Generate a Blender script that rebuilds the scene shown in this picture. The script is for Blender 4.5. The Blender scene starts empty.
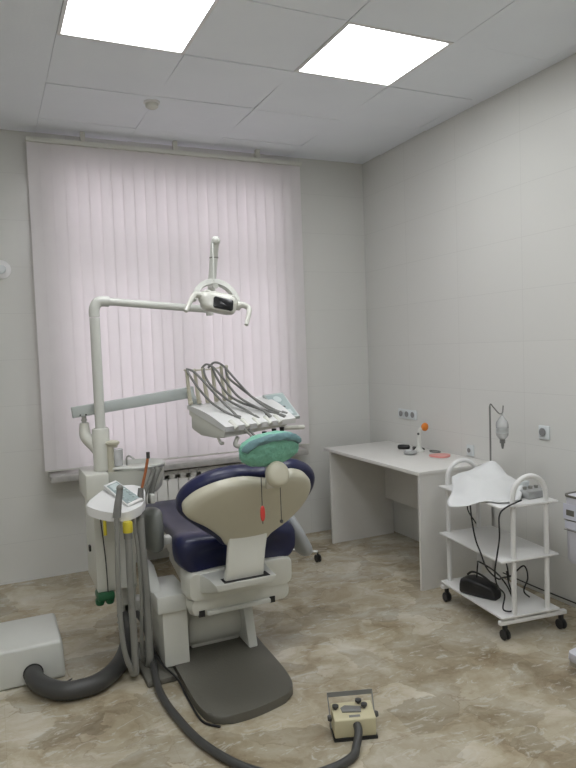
import bpy, bmesh, math, random
from mathutils import Vector, Matrix
random.seed(7)
S = bpy.context.scene
COL = S.collection

# ------------------------------------------------------------------ camera
YAW, PITCH, ROLL, FPX = -.429, -.055, -.037, 654.57
_f = Vector((-math.sin(YAW)*math.cos(PITCH), math.cos(YAW)*math.cos(PITCH), math.sin(PITCH)))
_r = Vector((math.cos(YAW), math.sin(YAW), 0)); _u = _r.cross(_f)
_r2 = math.cos(ROLL)*_r + math.sin(ROLL)*_u; _u2 = -math.sin(ROLL)*_r + math.cos(ROLL)*_u
cam_d = bpy.data.cameras.new('camera'); cam = bpy.data.objects.new('camera', cam_d); COL.objects.link(cam)
cam_d.sensor_fit = 'VERTICAL'; cam_d.sensor_height = 24; cam_d.lens = 24*FPX/768; cam_d.clip_start = .02
M4 = Matrix((_r2, _u2, -_f)).transposed().to_4x4(); M4.translation = Vector((-2.983, -4.842, 1.547))
cam.matrix_world = M4
S.camera = cam

# ------------------------------------------------------------------ world, light level
W = bpy.data.worlds.new('daylight'); S.world = W; W.use_nodes = True
WORLD_STRENGTH = 3.9
bgn = W.node_tree.nodes['Background']
bgn.inputs[0].default_value = (1.0, .87, .95, 1); bgn.inputs[1].default_value = WORLD_STRENGTH
PANEL_STRENGTH = 15.0
S.view_settings.view_transform = 'Standard'; S.view_settings.look = 'None'
S.view_settings.gamma = 1; S.view_settings.use_curve_mapping = False
S.view_settings.exposure = -0.34
H = 3.08
XL, YF = -4.3, -6.2      # left wall, wall behind the camera

# ------------------------------------------------------------------ materials
def mat(name, color, rough=.5, metal=0, spec=.5, noise=0, nscale=20, bump=0, bscale=60, trans=0, coat=0, emit=None, estr=1, sss=0):
    m = bpy.data.materials.new(name); m.use_nodes = True
    nt = m.node_tree; b = nt.nodes['Principled BSDF']
    b.inputs['Base Color'].default_value = (*color, 1); b.inputs['Roughness'].default_value = rough
    b.inputs['Metallic'].default_value = metal; b.inputs['Specular IOR Level'].default_value = spec
    b.inputs['Coat Weight'].default_value = coat
    b.inputs['Transmission Weight'].default_value = trans
    if emit: b.inputs['Emission Color'].default_value = (*emit, 1); b.inputs['Emission Strength'].default_value = estr
    tc = nt.nodes.new('ShaderNodeTexCoord')
    n = nt.nodes.new('ShaderNodeTexNoise'); n.inputs['Scale'].default_value = nscale; n.inputs['Detail'].default_value = 4
    nt.links.new(tc.outputs['Object'], n.inputs['Vector'])
    mx = nt.nodes.new('ShaderNodeMix'); mx.data_type = 'RGBA'
    k = noise if noise else .03
    mx.inputs[6].default_value = (*[c*(1-k) for c in color], 1); mx.inputs[7].default_value = (*[min(1, c*(1+k)) for c in color], 1)
    nt.links.new(n.outputs['Fac'], mx.inputs[0]); nt.links.new(mx.outputs[2], b.inputs['Base Color'])
    if bump:
        n2 = nt.nodes.new('ShaderNodeTexNoise'); n2.inputs['Scale'].default_value = bscale
        nt.links.new(tc.outputs['Object'], n2.inputs['Vector'])
        bp = nt.nodes.new('ShaderNodeBump'); bp.inputs['Strength'].default_value = bump; bp.inputs['Distance'].default_value = .01
        nt.links.new(n2.outputs['Fac'], bp.inputs['Height']); nt.links.new(bp.outputs[0], b.inputs['Normal'])
    return m

def tile_mat(name, axis, color=(.70, .70, .67)):
    m = bpy.data.materials.new(name); m.use_nodes = True; nt = m.node_tree; b = nt.nodes['Principled BSDF']
    tc = nt.nodes.new('ShaderNodeTexCoord'); sp = nt.nodes.new('ShaderNodeSeparateXYZ'); cb = nt.nodes.new('ShaderNodeCombineXYZ')
    nt.links.new(tc.outputs['Object'], sp.inputs[0])
    nt.links.new(sp.outputs[axis], cb.inputs[0])
    ad = nt.nodes.new('ShaderNodeMath'); ad.operation = 'ADD'; ad.inputs[1].default_value = .04
    nt.links.new(sp.outputs[2], ad.inputs[0]); nt.links.new(ad.outputs[0], cb.inputs[1])
    br = nt.nodes.new('ShaderNodeTexBrick'); br.offset = 0; br.inputs['Scale'].default_value = 1
    br.inputs['Brick Width'].default_value = .6; br.inputs['Row Height'].default_value = .315
    br.inputs['Mortar Size'].default_value = .0016; br.inputs['Mortar Smooth'].default_value = .3
    br.inputs['Color1'].default_value = (*color, 1); br.inputs['Color2'].default_value = (*[c*.985 for c in color], 1)
    br.inputs['Mortar'].default_value = (*[c*.88 for c in color], 1)
    nt.links.new(cb.outputs[0], br.inputs['Vector'])
    nt.links.new(br.outputs['Color'], b.inputs['Base Color'])
    nz = nt.nodes.new('ShaderNodeTexNoise'); nz.inputs['Scale'].default_value = 9; nt.links.new(tc.outputs['Object'], nz.inputs['Vector'])
    bp = nt.nodes.new('ShaderNodeBump'); bp.inputs['Strength'].default_value = .05; bp.inputs['Distance'].default_value = .004
    nt.links.new(nz.outputs['Fac'], bp.inputs['Height'])
    bp2 = nt.nodes.new('ShaderNodeBump'); bp2.invert = True; bp2.inputs['Strength'].default_value = .25; bp2.inputs['Distance'].default_value = .001
    nt.links.new(br.outputs['Fac'], bp2.inputs['Height']); nt.links.new(bp.outputs[0], bp2.inputs['Normal'])
    nt.links.new(bp2.outputs[0], b.inputs['Normal'])
    b.inputs['Roughness'].default_value = .16; b.inputs['Specular IOR Level'].default_value = .4
    return m

def floor_mat():
    m = bpy.data.materials.new('polished_stone'); m.use_nodes = True; nt = m.node_tree; b = nt.nodes['Principled BSDF']
    N = nt.nodes.new; L = nt.links.new
    tc = N('ShaderNodeTexCoord')
    def mapping(rot, sc, loc=(0, 0, 0)):
        q = N('ShaderNodeMapping'); q.inputs['Rotation'].default_value = (0, 0, rot); q.inputs['Scale'].default_value = sc; q.inputs['Location'].default_value = loc
        L(tc.outputs['Object'], q.inputs['Vector']); return q.outputs[0]
    def noise(v, scale, det=5, rough=.55, dist=0):
        q = N('ShaderNodeTexNoise'); q.inputs['Scale'].default_value = scale; q.inputs['Detail'].default_value = det; q.inputs['Roughness'].default_value = rough; q.inputs['Distortion'].default_value = dist
        L(v, q.inputs['Vector']); return q
    def ramp(v, stops):
        q = N('ShaderNodeValToRGB'); e = q.color_ramp.elements; e[0].position, e[0].color = stops[0][0], (*stops[0][1], 1); e[1].position, e[1].color = stops[-1][0], (*stops[-1][1], 1)
        for p_, c_ in stops[1:-1]: x = e.new(p_); x.color = (*c_, 1)
        L(v, q.inputs[0]); return q.outputs[0]
    def mixc(f, a_, b_, mode='MIX'):
        q = N('ShaderNodeMix'); q.data_type = 'RGBA'; q.blend_type = mode
        for v, i in ((f, 0), (a_, 6), (b_, 7)):
            if isinstance(v, (int, float)): q.inputs[i].default_value = v
            elif isinstance(v, tuple): q.inputs[i].default_value = (*v, 1)
            else: L(v, q.inputs[i])
        return q.outputs[2]
    def mul(v, k):
        q = N('ShaderNodeMath'); q.operation = 'MULTIPLY'; L(v, q.inputs[0])
        if isinstance(k, float): q.inputs[1].default_value = k
        else: L(k, q.inputs[1])
        return q.outputs[0]
    base = mapping(.6, (1.4, 1.6, 1))
    wn = noise(base, 2.4, 5)
    ma = N('ShaderNodeVectorMath'); ma.operation = 'MULTIPLY_ADD'; ma.inputs[1].default_value = (.42, .42, .42); L(wn.outputs['Color'], ma.inputs[0]); L(base, ma.inputs[2]); warp = ma.outputs[0]
    big = noise(warp, 2.0, 9, .62, .5)
    col = ramp(big.outputs['Fac'], [(.32, (.27, .215, .14)), (.42, (.385, .328, .23)), (.5, (.465, .414, .31)), (.58, (.53, .482, .385)), (.70, (.63, .605, .52))])
    # angular fragments of slightly different tone
    vo = N('ShaderNodeTexVoronoi'); vo.inputs['Scale'].default_value = 3.4; L(warp, vo.inputs['Vector'])
    bw = N('ShaderNodeRGBToBW'); L(vo.outputs['Color'], bw.inputs[0])
    col = mixc(.85, col, ramp(bw.outputs[0], [(.15, (.78, .77, .75)), (.5, (.97, .96, .94)), (.85, (1.18, 1.18, 1.18))]), 'MULTIPLY')
    # crisp pale shards and brown streaks
    sh = noise(mapping(-.75, (1.5, 3.4, 1)), 5.0, 9, .68, 1.4)
    col = mixc(mul(ramp(sh.outputs['Fac'], [(.56, (0, 0, 0)), (.62, (1, 1, 1))]), .5), col, (.64, .62, .55))
    st = noise(mapping(.95, (1.5, 3.0, 1), (3, 1, 0)), 4.4, 9, .7, 1.0)
    col = mixc(mul(ramp(st.outputs['Fac'], [(.58, (0, 0, 0)), (.67, (1, 1, 1))]), .5), col, (.27, .205, .13))
    ve = N('ShaderNodeTexVoronoi'); ve.feature = 'DISTANCE_TO_EDGE'; ve.inputs['Scale'].default_value = 3.4; L(warp, ve.inputs['Vector'])
    gate = noise(mapping(0, (1, 1, 1), (7, 2, 0)), 3.0, 2)
    col = mixc(mul(mul(ramp(ve.outputs['Distance'], [(0, (1, 1, 1)), (.02, (0, 0, 0))]), ramp(gate.outputs['Fac'], [(.5, (0, 0, 0)), (.6, (1, 1, 1))])), .5), col, (.22, .16, .10))
    br = N('ShaderNodeTexBrick'); br.offset = 0; br.inputs['Scale'].default_value = 1; br.inputs['Brick Width'].default_value = .6; br.inputs['Row Height'].default_value = .6
    br.inputs['Mortar Size'].default_value = .0008; br.inputs['Color1'].default_value = (1, 1, 1, 1); br.inputs['Color2'].default_value = (.96, .96, .96, 1); br.inputs['Mortar'].default_value = (.86, .85, .82, 1)
    L(tc.outputs['Object'], br.inputs['Vector'])
    col = mixc(1.0, col, br.outputs['Color'], 'MULTIPLY')
    L(col, b.inputs['Base Color'])
    b.inputs['Roughness'].default_value = .27; b.inputs['Specular IOR Level'].default_value = .45
    return m

def blind_mat():
    m = bpy.data.materials.new('blind_fabric'); m.use_nodes = True; nt = m.node_tree; N = nt.nodes.new; L = nt.links.new
    nt.nodes.remove(nt.nodes['Principled BSDF']); out = nt.nodes['Material Output']
    tc = N('ShaderNodeTexCoord'); n = N('ShaderNodeTexNoise'); n.inputs['Scale'].default_value = 8; L(tc.outputs['Object'], n.inputs['Vector'])
    mx = N('ShaderNodeMix'); mx.data_type = 'RGBA'; mx.inputs[6].default_value = (.80, .765, .775, 1); mx.inputs[7].default_value = (.84, .81, .815, 1)
    L(n.outputs['Fac'], mx.inputs[0])
    d = N('ShaderNodeBsdfDiffuse'); t = N('ShaderNodeBsdfTranslucent'); L(mx.outputs[2], d.inputs[0]); L(mx.outputs[2], t.inputs[0])
    ms = N('ShaderNodeMixShader'); ms.inputs[0].default_value = .23; L(d.outputs[0], ms.inputs[1]); L(t.outputs[0], ms.inputs[2]); L(ms.outputs[0], out.inputs[0])
    return m

def glass_mat(name, color=(.95, .97, .97), rough=0.02, milk=0):
    m = bpy.data.materials.new(name); m.use_nodes = True; nt = m.node_tree; N = nt.nodes.new; L = nt.links.new
    nt.nodes.remove(nt.nodes['Principled BSDF']); out = nt.nodes['Material Output']
    t = N('ShaderNodeBsdfTransparent'); t.inputs[0].default_value = (*color, 1); g = N('ShaderNodeBsdfGlossy'); g.inputs['Roughness'].default_value = rough
    fr = N('ShaderNodeFresnel'); fr.inputs[0].default_value = 1.3
    ms = N('ShaderNodeMixShader'); L(fr.outputs[0], ms.inputs[0]); L(t.outputs[0], ms.inputs[1]); L(g.outputs[0], ms.inputs[2]); last = ms
    if milk:
        d = N('ShaderNodeBsdfDiffuse'); d.inputs[0].default_value = (.85, .86, .86, 1)
        m2 = N('ShaderNodeMixShader'); m2.inputs[0].default_value = milk; L(ms.outputs[0], m2.inputs[1]); L(d.outputs[0], m2.inputs[2]); last = m2
    L(last.outputs[0], out.inputs[0])
    return m

MT = dict(
    tile_x=tile_mat('glazed_tile_back', 0), tile_y=tile_mat('glazed_tile_side', 1), floor=floor_mat(),
    ceiling=mat('ceiling_board', (.88, .92, .98), .8, noise=.04, nscale=3, bump=.05), gap=mat('ceiling_gap', (.10, .10, .10), .9),
    blind=blind_mat(), glass=glass_mat('window_glass'), pvc=mat('white_pvc', (.8, .8, .8), .35),
    sill=mat('grey_marble', (.42, .41, .39), .35, noise=.35, nscale=18),
    radiator=mat('radiator_enamel', (.80, .79, .75), .35), white=mat('white_lacquer', (.66, .67, .63), .35, coat=.2),
    cream=mat('cream_plastic', (.56, .535, .425), .4, coat=.15), offwhite=mat('off_white_plastic', (.67, .67, .61), .36, coat=.2),
    trolley=mat('white_powder_coat', (.78, .78, .77), .3), laminate=mat('white_laminate', (.74, .73, .70), .4),
    navy=mat('navy_vinyl', (.011, .014, .060), .36, noise=.15, bump=.08, bscale=90), grey=mat('grey_plastic', (.20, .20, .18), .45),
    armpad=mat('grey_arm_pad', (.17, .18, .165), .4), armlight=mat('pale_grey_arm', (.42, .44, .46), .35),
    plate=mat('dark_grey_plate', (.13, .125, .105), .5, bump=.15, bscale=150), metal=mat('steel', (.55, .55, .53), .3, metal=1),
    tubing=mat('grey_tubing', (.26, .26, .24), .4), tubing_dark=mat('dark_tubing', (.06, .06, .058), .42), black=mat('black_plastic', (.012, .012, .013), .45),
    hosegrey=mat('instrument_hose', (.20, .20, .19), .42),
    barmetal=mat('grey_painted_arm', (.50, .54, .53), .4), panelgrey=mat('grey_keypad', (.32, .40, .40), .4),
    screen=mat('keypad_print', (.55, .62, .62), .4), green=mat('green_plastic', (.015, .11, .045), .4), yellow=mat('yellow_plastic', (.62, .52, .04), .4),
    orange=mat('orange_plastic', (.75, .22, .02), .3), red=mat('red_tag', (.65, .06, .05), .45), rust=mat('orange_brown_tube', (.42, .14, .05), .4),
    pink=mat('pink_plastic', (.85, .36, .33), .3), bluegrey=mat('blue_grey_elastic', (.15, .27, .29), .7, noise=.4, nscale=60),
    cap=mat('green_nonwoven', (.21, .50, .38), .6, noise=.3, nscale=16, bump=.9, bscale=38), cloth=mat('white_cloth', (.70, .71, .71), .8, bump=.1, bscale=300),
    pedalcream=mat('cream_enamel', (.62, .57, .38), .45, noise=.05), silver=mat('silver_plastic', (.45, .46, .46), .35, metal=.4),
    darkglass=mat('dark_lamp_window', (.012, .012, .014), .2), rubber=mat('black_rubber', (.02, .02, .02), .6), socket=mat('socket_plastic', (.70, .74, .75), .3),
    bottle=glass_mat('clear_bottle', (.97, .98, .98), .05, .38), dropperlabel=mat('bottle_label', (.50, .52, .52), .5), labelblue=mat('pale_sticker', (.62, .63, .72), .5),
    bin=mat('pale_lilac_plastic', (.62, .62, .68), .35), water=mat('drip_cap', (.25, .25, .25), .3),
)
def lamp_mat():
    m = bpy.data.materials.new('led_diffuser'); m.use_nodes = True; nt = m.node_tree
    nt.nodes.remove(nt.nodes['Principled BSDF']); e = nt.nodes.new('ShaderNodeEmission'); e.inputs[0].default_value = (.97, .985, 1, 1); e.inputs[1].default_value = PANEL_STRENGTH
    nt.links.new(e.outputs[0], nt.nodes['Material Output'].inputs[0]); return m
MT['led'] = lamp_mat()

# ------------------------------------------------------------------ mesh helpers (all shapes in world metres)
def NB(): return bmesh.new()
def add_box(bm, lo, hi, bev=0, rot=0, seg=2, taper=None):
    lo = Vector(lo); hi = Vector(hi); c = (lo+hi)/2; h = (hi-lo)/2
    vs = []
    for z in (-1, 1):
        for y in (-1, 1):
            for x in (-1, 1):
                t = taper if (taper and z > 0) else (0, 0)
                vs.append(bm.verts.new((x*(h.x-t[0]), y*(h.y-t[1]), z*h.z)))
    fs = [(0, 2, 3, 1), (4, 5, 7, 6), (0, 1, 5, 4), (2, 6, 7, 3), (0, 4, 6, 2), (1, 3, 7, 5)]
    F = [bm.faces.new([vs[i] for i in f]) for f in fs]
    if bev:
        ed = list({e for f in F for e in f.edges})
        r = bmesh.ops.bevel(bm, geom=ed, offset=bev, segments=seg, profile=.5, affect='EDGES')
        vs = list({v for f in F if f.is_valid for v in f.verts} | set(r['verts']))
    R = Matrix.Rotation(rot, 3, 'Z')
    for v in vs: v.co = R @ v.co + c
    return vs
def cat(pts, n=8, closed=False):
    P = [Vector(p) for p in pts]; out = []; m = len(P)
    rng = range(m) if closed else range(m-1)
    for i in rng:
        if closed: a, b, c, d = P[i-1], P[i], P[(i+1) % m], P[(i+2) % m]
        else: a, b, c, d = P[max(i-1, 0)], P[i], P[i+1], P[min(i+2, m-1)]
        for k in range(n):
            t = k/n
            out.append(.5*((2*b)+(c-a)*t+(2*a-5*b+4*c-d)*t*t+(3*b-a-3*c+d)*t**3))
    if not closed: out.append(P[-1])
    return out
def add_tube(bm, pts, r, n=12, smooth=True, k=8, ribs=0):
    P = cat(pts, k) if smooth and len(pts) > 2 else [Vector(p) for p in pts]
    up = None; rings = []
    for i, p in enumerate(P):
        t = (P[min(i+1, len(P)-1)]-P[max(i-1, 0)]).normalized()
        if up is None: up = t.orthogonal().normalized()
        up = (up-t*up.dot(t)); up = up.normalized() if up.length > 1e-6 else t.orthogonal().normalized()
        s = t.cross(up)
        rr = r if not isinstance(r, (list, tuple)) else r[0]+(r[1]-r[0])*i/(len(P)-1)
        if ribs and i % 2: rr *= (1-ribs)
        rings.append([bm.verts.new(p+(up*math.cos(a)+s*math.sin(a))*rr) for a in [2*math.pi*j/n for j in range(n)]])
    skin(bm, rings); return rings
def skin(bm, rings, caps=True, closed=True):
    n = len(rings[0])
    for a, b in zip(rings, rings[1:]):
        for j in range(n if closed else n-1):
            bm.faces.new((a[j], a[(j+1) % n], b[(j+1) % n], b[j]))
    if caps:
        bm.faces.new(rings[0][::-1]); bm.faces.new(rings[-1])
def add_loft(bm, rings, caps=True):
    R = [[bm.verts.new(p) for p in r] for r in rings]; skin(bm, R, caps); return R
def add_lathe(bm, prof, c, n=24, axis='Z', M=None):
    rings = []
    for r, z in prof:
        ring = []
        for j in range(n):
            a = 2*math.pi*j/n; v = Vector((max(r, .0004)*math.cos(a), max(r, .0004)*math.sin(a), z))
            if axis == 'X': v = Vector((v.z, v.x, v.y))
            if axis == 'Y': v = Vector((v.x, v.z, v.y))
            if M is not None: v = M @ v
            ring.append(bm.verts.new(v+Vector(c)))
        rings.append(ring)
    skin(bm, rings)
def add_prism(bm, pts, vec, bev=0, seg=2):
    vec = Vector(vec); a = [bm.verts.new(p) for p in pts]; b = [bm.verts.new(Vector(p)+vec) for p in pts]
    n = len(a); F = [bm.faces.new(a[::-1]), bm.faces.new(b)]
    for j in range(n): F.append(bm.faces.new((a[j], a[(j+1) % n], b[(j+1) % n], b[j])))
    if bev:
        ed = [e for e in F[1].edges]+[e for e in F[0].edges]
        bmesh.ops.bevel(bm, geom=ed, offset=bev, segments=seg, profile=.5, affect='EDGES')
def rrect(w, h, r, n=5):
    out = []
    for cx, cy, a0 in ((w/2-r, h/2-r, 0), (-w/2+r, h/2-r, 90), (-w/2+r, -h/2+r, 180), (w/2-r, -h/2+r, 270)):
        for k in range(n+1):
            a = math.radians(a0+90*k/n); out.append((cx+r*math.cos(a), cy+r*math.sin(a)))
    return out
def add_ball(bm, c, r, sc=(1, 1, 1), n=16, M=None):
    prof = [(math.sin(math.pi*k/10)*1, -math.cos(math.pi*k/10)) for k in range(11)]
    rings = []
    for pr, pz in prof:
        ring = []
        for j in range(n):
            a = 2*math.pi*j/n; v = Vector((max(pr, .01)*math.cos(a)*r*sc[0], max(pr, .01)*math.sin(a)*r*sc[1], pz*r*sc[2]))
            if M is not None: v = M @ v
            ring.append(bm.verts.new(v+Vector(c)))
        rings.append(ring)
    skin(bm, rings)

def wpos(o):
    v = Vector((0, 0, 0))
    while o: v += o.location; o = o.parent
    return v
def obj(name, bm, m, parent=None, base=None, smooth=True, label=None, ang=40):
    bmesh.ops.recalc_face_normals(bm, faces=bm.faces[:])
    off = wpos(parent) if parent else (Vector(base) if base is not None else None)
    if off is None:
        lo = [min(v.co[i] for v in bm.verts) for i in range(3)]; hi = [max(v.co[i] for v in bm.verts) for i in range(3)]
        off = Vector(((lo[0]+hi[0])/2, (lo[1]+hi[1])/2, lo[2]))
    for v in bm.verts: v.co -= off
    me = bpy.data.meshes.new(name); bm.to_mesh(me); bm.free()
    me.materials.append(MT[m] if isinstance(m, str) else m)
    if smooth:
        me.shade_smooth(); me.set_sharp_from_angle(angle=math.radians(ang))
    o = bpy.data.objects.new(name, me); COL.objects.link(o)
    if parent: o.parent = parent
    else: o.location = off
    if label: o['label'] = label
    return o
def tag(o, label, cat_, group=None):
    o['label'] = label; o['category'] = cat_
    if group: o['group'] = group
    return o
def thing(name, loc, label, cat_, group=None):
    o = bpy.data.objects.new(name, None); COL.objects.link(o); o.location = loc; o.empty_display_size = .1
    return tag(o, label, cat_, group)
def struct(name, bm, m, parent=None, smooth=False):
    o = obj(name, bm, m, parent, base=(0, 0, 0), smooth=smooth); o['kind'] = 'structure'; return o
def copy_tree(o, parent=None):
    c = o.copy(); COL.objects.link(c); c.parent = parent
    for ch in [x for x in COL.objects if x.parent == o]: copy_tree(ch, c)
    return c

# ================================================================== THE ROOM
WX0, WX1, WZ0, WZ1 = -2.50, -.78, .745, 2.86     # window opening
bm = NB(); add_box(bm, (XL-.2, YF-.2, -.1), (.2, .3, 0)); struct('floor', bm, 'floor')
bm = NB()
add_box(bm, (XL-.2, 0, 0), (WX0, .25, H+.2)); add_box(bm, (WX1, 0, 0), (.2, .25, H+.2))
add_box(bm, (WX0, 0, 0), (WX1, .25, WZ0)); add_box(bm, (WX0, 0, WZ1), (WX1, .25, H+.2))
struct('wall_back', bm, 'tile_x')
bm = NB(); add_box(bm, (0, YF-.2, 0), (.2, 0, H+.2)); struct('wall_right', bm, 'tile_y')
bm = NB(); add_box(bm, (XL-.2, YF-.2, 0), (XL, 0, H+.2)); struct('wall_left', bm, 'tile_y')
bm = NB(); add_box(bm, (XL, YF-.2, 0), (0, YF, H+.2)); struct('wall_front', bm, 'tile_x')
# suspended ceiling: loose boards in a 61.5 cm grid, each a hair out of level
GX, GY = .627, .602; GX0 = -.089; GY0 = -.286
lights = {(1, 2), (3, 2), (1, 5), (3, 5), (5, 5), (3, 8)}  # panels beyond the window-side pair are unseen, added for extra light
bm = NB(); add_box(bm, (XL-.2, YF-.2, H+.022), (.2, .25, H+.12)); cg = None
slab = bm
cgap = struct('ceiling', slab, 'gap')
bm = NB(); cells = []
xs = [0]+[GX0-GX*k for k in range(8)]; ys = [0]+[GY0-GY*k for k in range(11)]
xs = [x for x in xs if x > XL]+[XL]; ys = [y for y in ys if y > YF]+[YF]
for i in range(len(xs)-1):
    for j in range(len(ys)-1):
        x1, x0, y1, y0 = xs[i], xs[i+1], ys[j], ys[j+1]
        if (i, j-0) in {(a, b+1) for a, b in lights} and False: continue
        is_l = (i-1, j-1) in lights
        cells.append((i-1, j-1, x0, x1, y0, y1))
        if is_l: continue
        g = .0011
        vs = add_box(bm, (x0+g, y0+g, H), (x1-g, y1-g, H+.008))
        tx = random.uniform(-.0015, .0015); ty = random.uniform(-.005, .005)
        cx, cy = (x0+x1)/2, (y0+y1)/2
        for v in vs: v.co.z += tx*(v.co.x-cx)/.3+ty*(v.co.y-cy)/.3
struct('ceiling_boards', bm, 'ceiling', cgap)
# window
w = NB(); t = .07
def fr(b, x0, x1, z0, z1, t, y0=.08, y1=.15):
    add_box(b, (x0, y0, z0), (x1, y1, z0+t)); add_box(b, (x0, y0, z1-t), (x1, y1, z1))
    add_box(b, (x0, y0, z0+t), (x0+t, y1, z1-t)); add_box(b, (x1-t, y0, z0+t), (x1, y1, z1-t))
fr(w, WX0, WX1, WZ0, WZ1, .06); add_box(w, (WX0+.06, .08, 2.20), (WX1-.06, .15, 2.30)); add_box(w, (-1.70, .08, WZ0+.06), (-1.60, .15, 2.20))
win = struct('window_1', w, 'pvc')
g = NB(); add_box(g, (WX0+.05, .11, WZ0+.05), (WX1-.05, .116, WZ1-.05)); struct('window_pane', g, 'glass', win)
s = NB(); add_box(s, (-2.64, -.23, .700), (-.715, .08, .742), bev=.006); struct('window_sill', s, 'sill', win, smooth=True)
b = NB(); add_box(b, (-3.9, -.006, 0), (-.01, 0, .012)); struct('trim_1', b, 'tile_x')

# portal that only helps sample the daylight entering by the window
# ------------------------------------------------------------------ vertical blind
bl = thing('vertical_blind', (-1.65, -.09, .76), 'closed pale pink vertical blind hanging in front of the window', 'blind')
b = NB(); add_box(b, (-2.67, -.12, 2.985), (-.63, -.07, 3.015), bev=.004)
for x in (-2.3, -1.65, -1.0): add_box(b, (x-.015, -.115, 3.015), (x+.015, -.075, H+.002))
obj('headrail', b, 'offwhite', bl)
b = NB(); n = 26; x0, x1 = -2.622, -.678
for k in range(n):
    cx = x0+(x1-x0)*k/(n-1); a = math.radians(4+random.uniform(-1, 1)); hw = .0425; dx, dy = hw*math.cos(a), hw*math.sin(a)
    zt = 2.985; zb = .765+random.uniform(-.004, .004)
    rows = []
    for z in (zb, zt):
        rows.append([Vector((cx+dx*q, -.095+dy*q+.0015*(1-q*q)+.003*(k % 2), z)) for q in (-1, -.5, 0, .5, 1)])
    R = [[b.verts.new(p) for p in r] for r in rows]
    for j in range(4): b.faces.new((R[0][j], R[0][j+1], R[1][j+1], R[1][j]))
obj('blades', b, 'blind', bl)
b = NB()
for k in range(n):
    cx = x0+(x1-x0)*k/(n-1); add_box(b, (cx-.035, -.099, .757), (cx+.035, -.091, .765))
add_tube(b, [(x0, -.108, .768), (x1, -.108, .768)], .0018, 6)
obj('bottom_weights', b, 'offwhite', bl)

# ------------------------------------------------------------------ ceiling lights
lp = None
for (i, j, x0, x1, y0, y1) in cells:
    if (i, j) not in lights: continue
    cx, cy = (x0+x1)/2, (y0+y1)/2; hx, hy = GX/2-.002, GY/2-.002; FW = .018
    if lp is None:
        lp = thing('ceiling_light', (cx, cy, H), 'square bright ceiling light panel nearer the right wall', 'ceiling light')
        f = NB()
        for a, c in (((cx-hx, cy-hy), (cx+hx, cy-hy+FW)), ((cx-hx, cy+hy-FW), (cx+hx, cy+hy)), ((cx-hx, cy-hy+FW), (cx-hx+FW, cy+hy-FW)), ((cx+hx-FW, cy-hy+FW), (cx+hx, cy+hy-FW))):
            add_box(f, (a[0], a[1], H-.004), (c[0], c[1], H+.014))
        obj('frame', f, 'pvc', lp)
        d = NB(); add_box(d, (cx-hx+FW, cy-hy+FW, H+.001), (cx+hx-FW, cy+hy-FW, H+.01)); obj('diffuser', d, 'led', lp)
        o = lp
    else:
        o = copy_tree(lp); o.location = (cx, cy, H)
    o['label'] = {(1, 2): 'square bright ceiling light panel on the right, nearer the corner', (3, 2): 'square bright ceiling light panel at the upper left, above the window side'}.get((i, j), {(1, 5): 'added square ceiling panel out of view for fill light, nearest the right wall', (3, 5): 'added square ceiling panel out of view for fill light, above the camera', (5, 5): 'added square ceiling panel out of view for fill light, nearest the left wall'}.get((i, j), 'added square ceiling panel out of view for fill light, farthest back in the room'))
    o['group'] = 'ceiling light panels'
# smoke detector
t = thing('smoke_detector', (-1.98, -.80, H), 'small round white smoke detector on the ceiling', 'smoke detector')
b = NB(); add_lathe(b, [(.0, 0), (.05, 0), (.05, -.008), (.042, -.012)], (-1.98, -.80, H-.001), 24); obj('base', b, 'pvc', t)
b = NB(); add_lathe(b, [(.04, -.012), (.038, -.03), (.025, -.04), (0, -.042)], (-1.98, -.80, H-.001), 24); obj('sensor_cap', b, 'offwhite', t)
# round wall disc at far left
t = thing('wall_fan_cover', (-2.87, 0, 2.12), 'round white cover on the wall left of the blind', 'cover')
b = NB(); add_lathe(b, [(0, 0), (.062, 0), (.062, -.012), (.052, -.02), (0, -.022)], (-2.862, -.001, 2.145), 32, axis='Y'); obj('rim', b, 'pvc', t)
b = NB(); add_lathe(b, [(0, -.021), (.03, -.024), (.026, -.03), (0, -.031)], (-2.862, 0, 2.145), 24, axis='Y'); obj('centre_cap', b, 'socket', t)

# ------------------------------------------------------------------ radiator
rd = thing('radiator', (-1.6, -.13, 0), 'white sectional radiator below the window sill', 'radiator')
RX0, NR, RP = -2.24, 16, .080
for k in range(NR):
    b = NB(); x = RX0+k*RP
    add_box(b, (x+.0025, -.172, .12), (x+RP-.0025, -.160, .622), bev=.003)             # front fin
    add_box(b, (x+RP/2-.012, -.16, .12), (x+RP/2+.012, -.10, .64), bev=.004)
    add_box(b, (x+.018, -.168, .62), (x+RP-.018, -.150, .655), bev=.004); add_box(b, (x+.001, -.172, .652), (x+RP-.001, -.10, .682), bev=.003)            # top louvre
    add_box(b, (x+.008, -.112, .12), (x+RP-.008, -.104, .62), bev=.003)
    add_lathe(b, [(.019, 0), (.019, RP)], (x, -.13, .585), 12, axis='X'); add_lathe(b, [(.019, 0), (.019, RP)], (x, -.13, .16), 12, axis='X')
    obj('section', b, 'radiator', rd)
b = NB(); add_tube(b, [(RX0, -.13, .16), (RX0-.06, -.13, .16), (RX0-.08, -.12, .14), (RX0-.08, -.11, 0)], .011, 10); obj('feed_pipe', b, 'radiator', rd)
for x in (RX0+.3, RX0+NR*RP-.3):
    b = NB(); add_box(b, (x-.015, -.104, .55), (x+.015, -.002, .57)); obj('bracket', b, 'radiator', rd)

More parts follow.
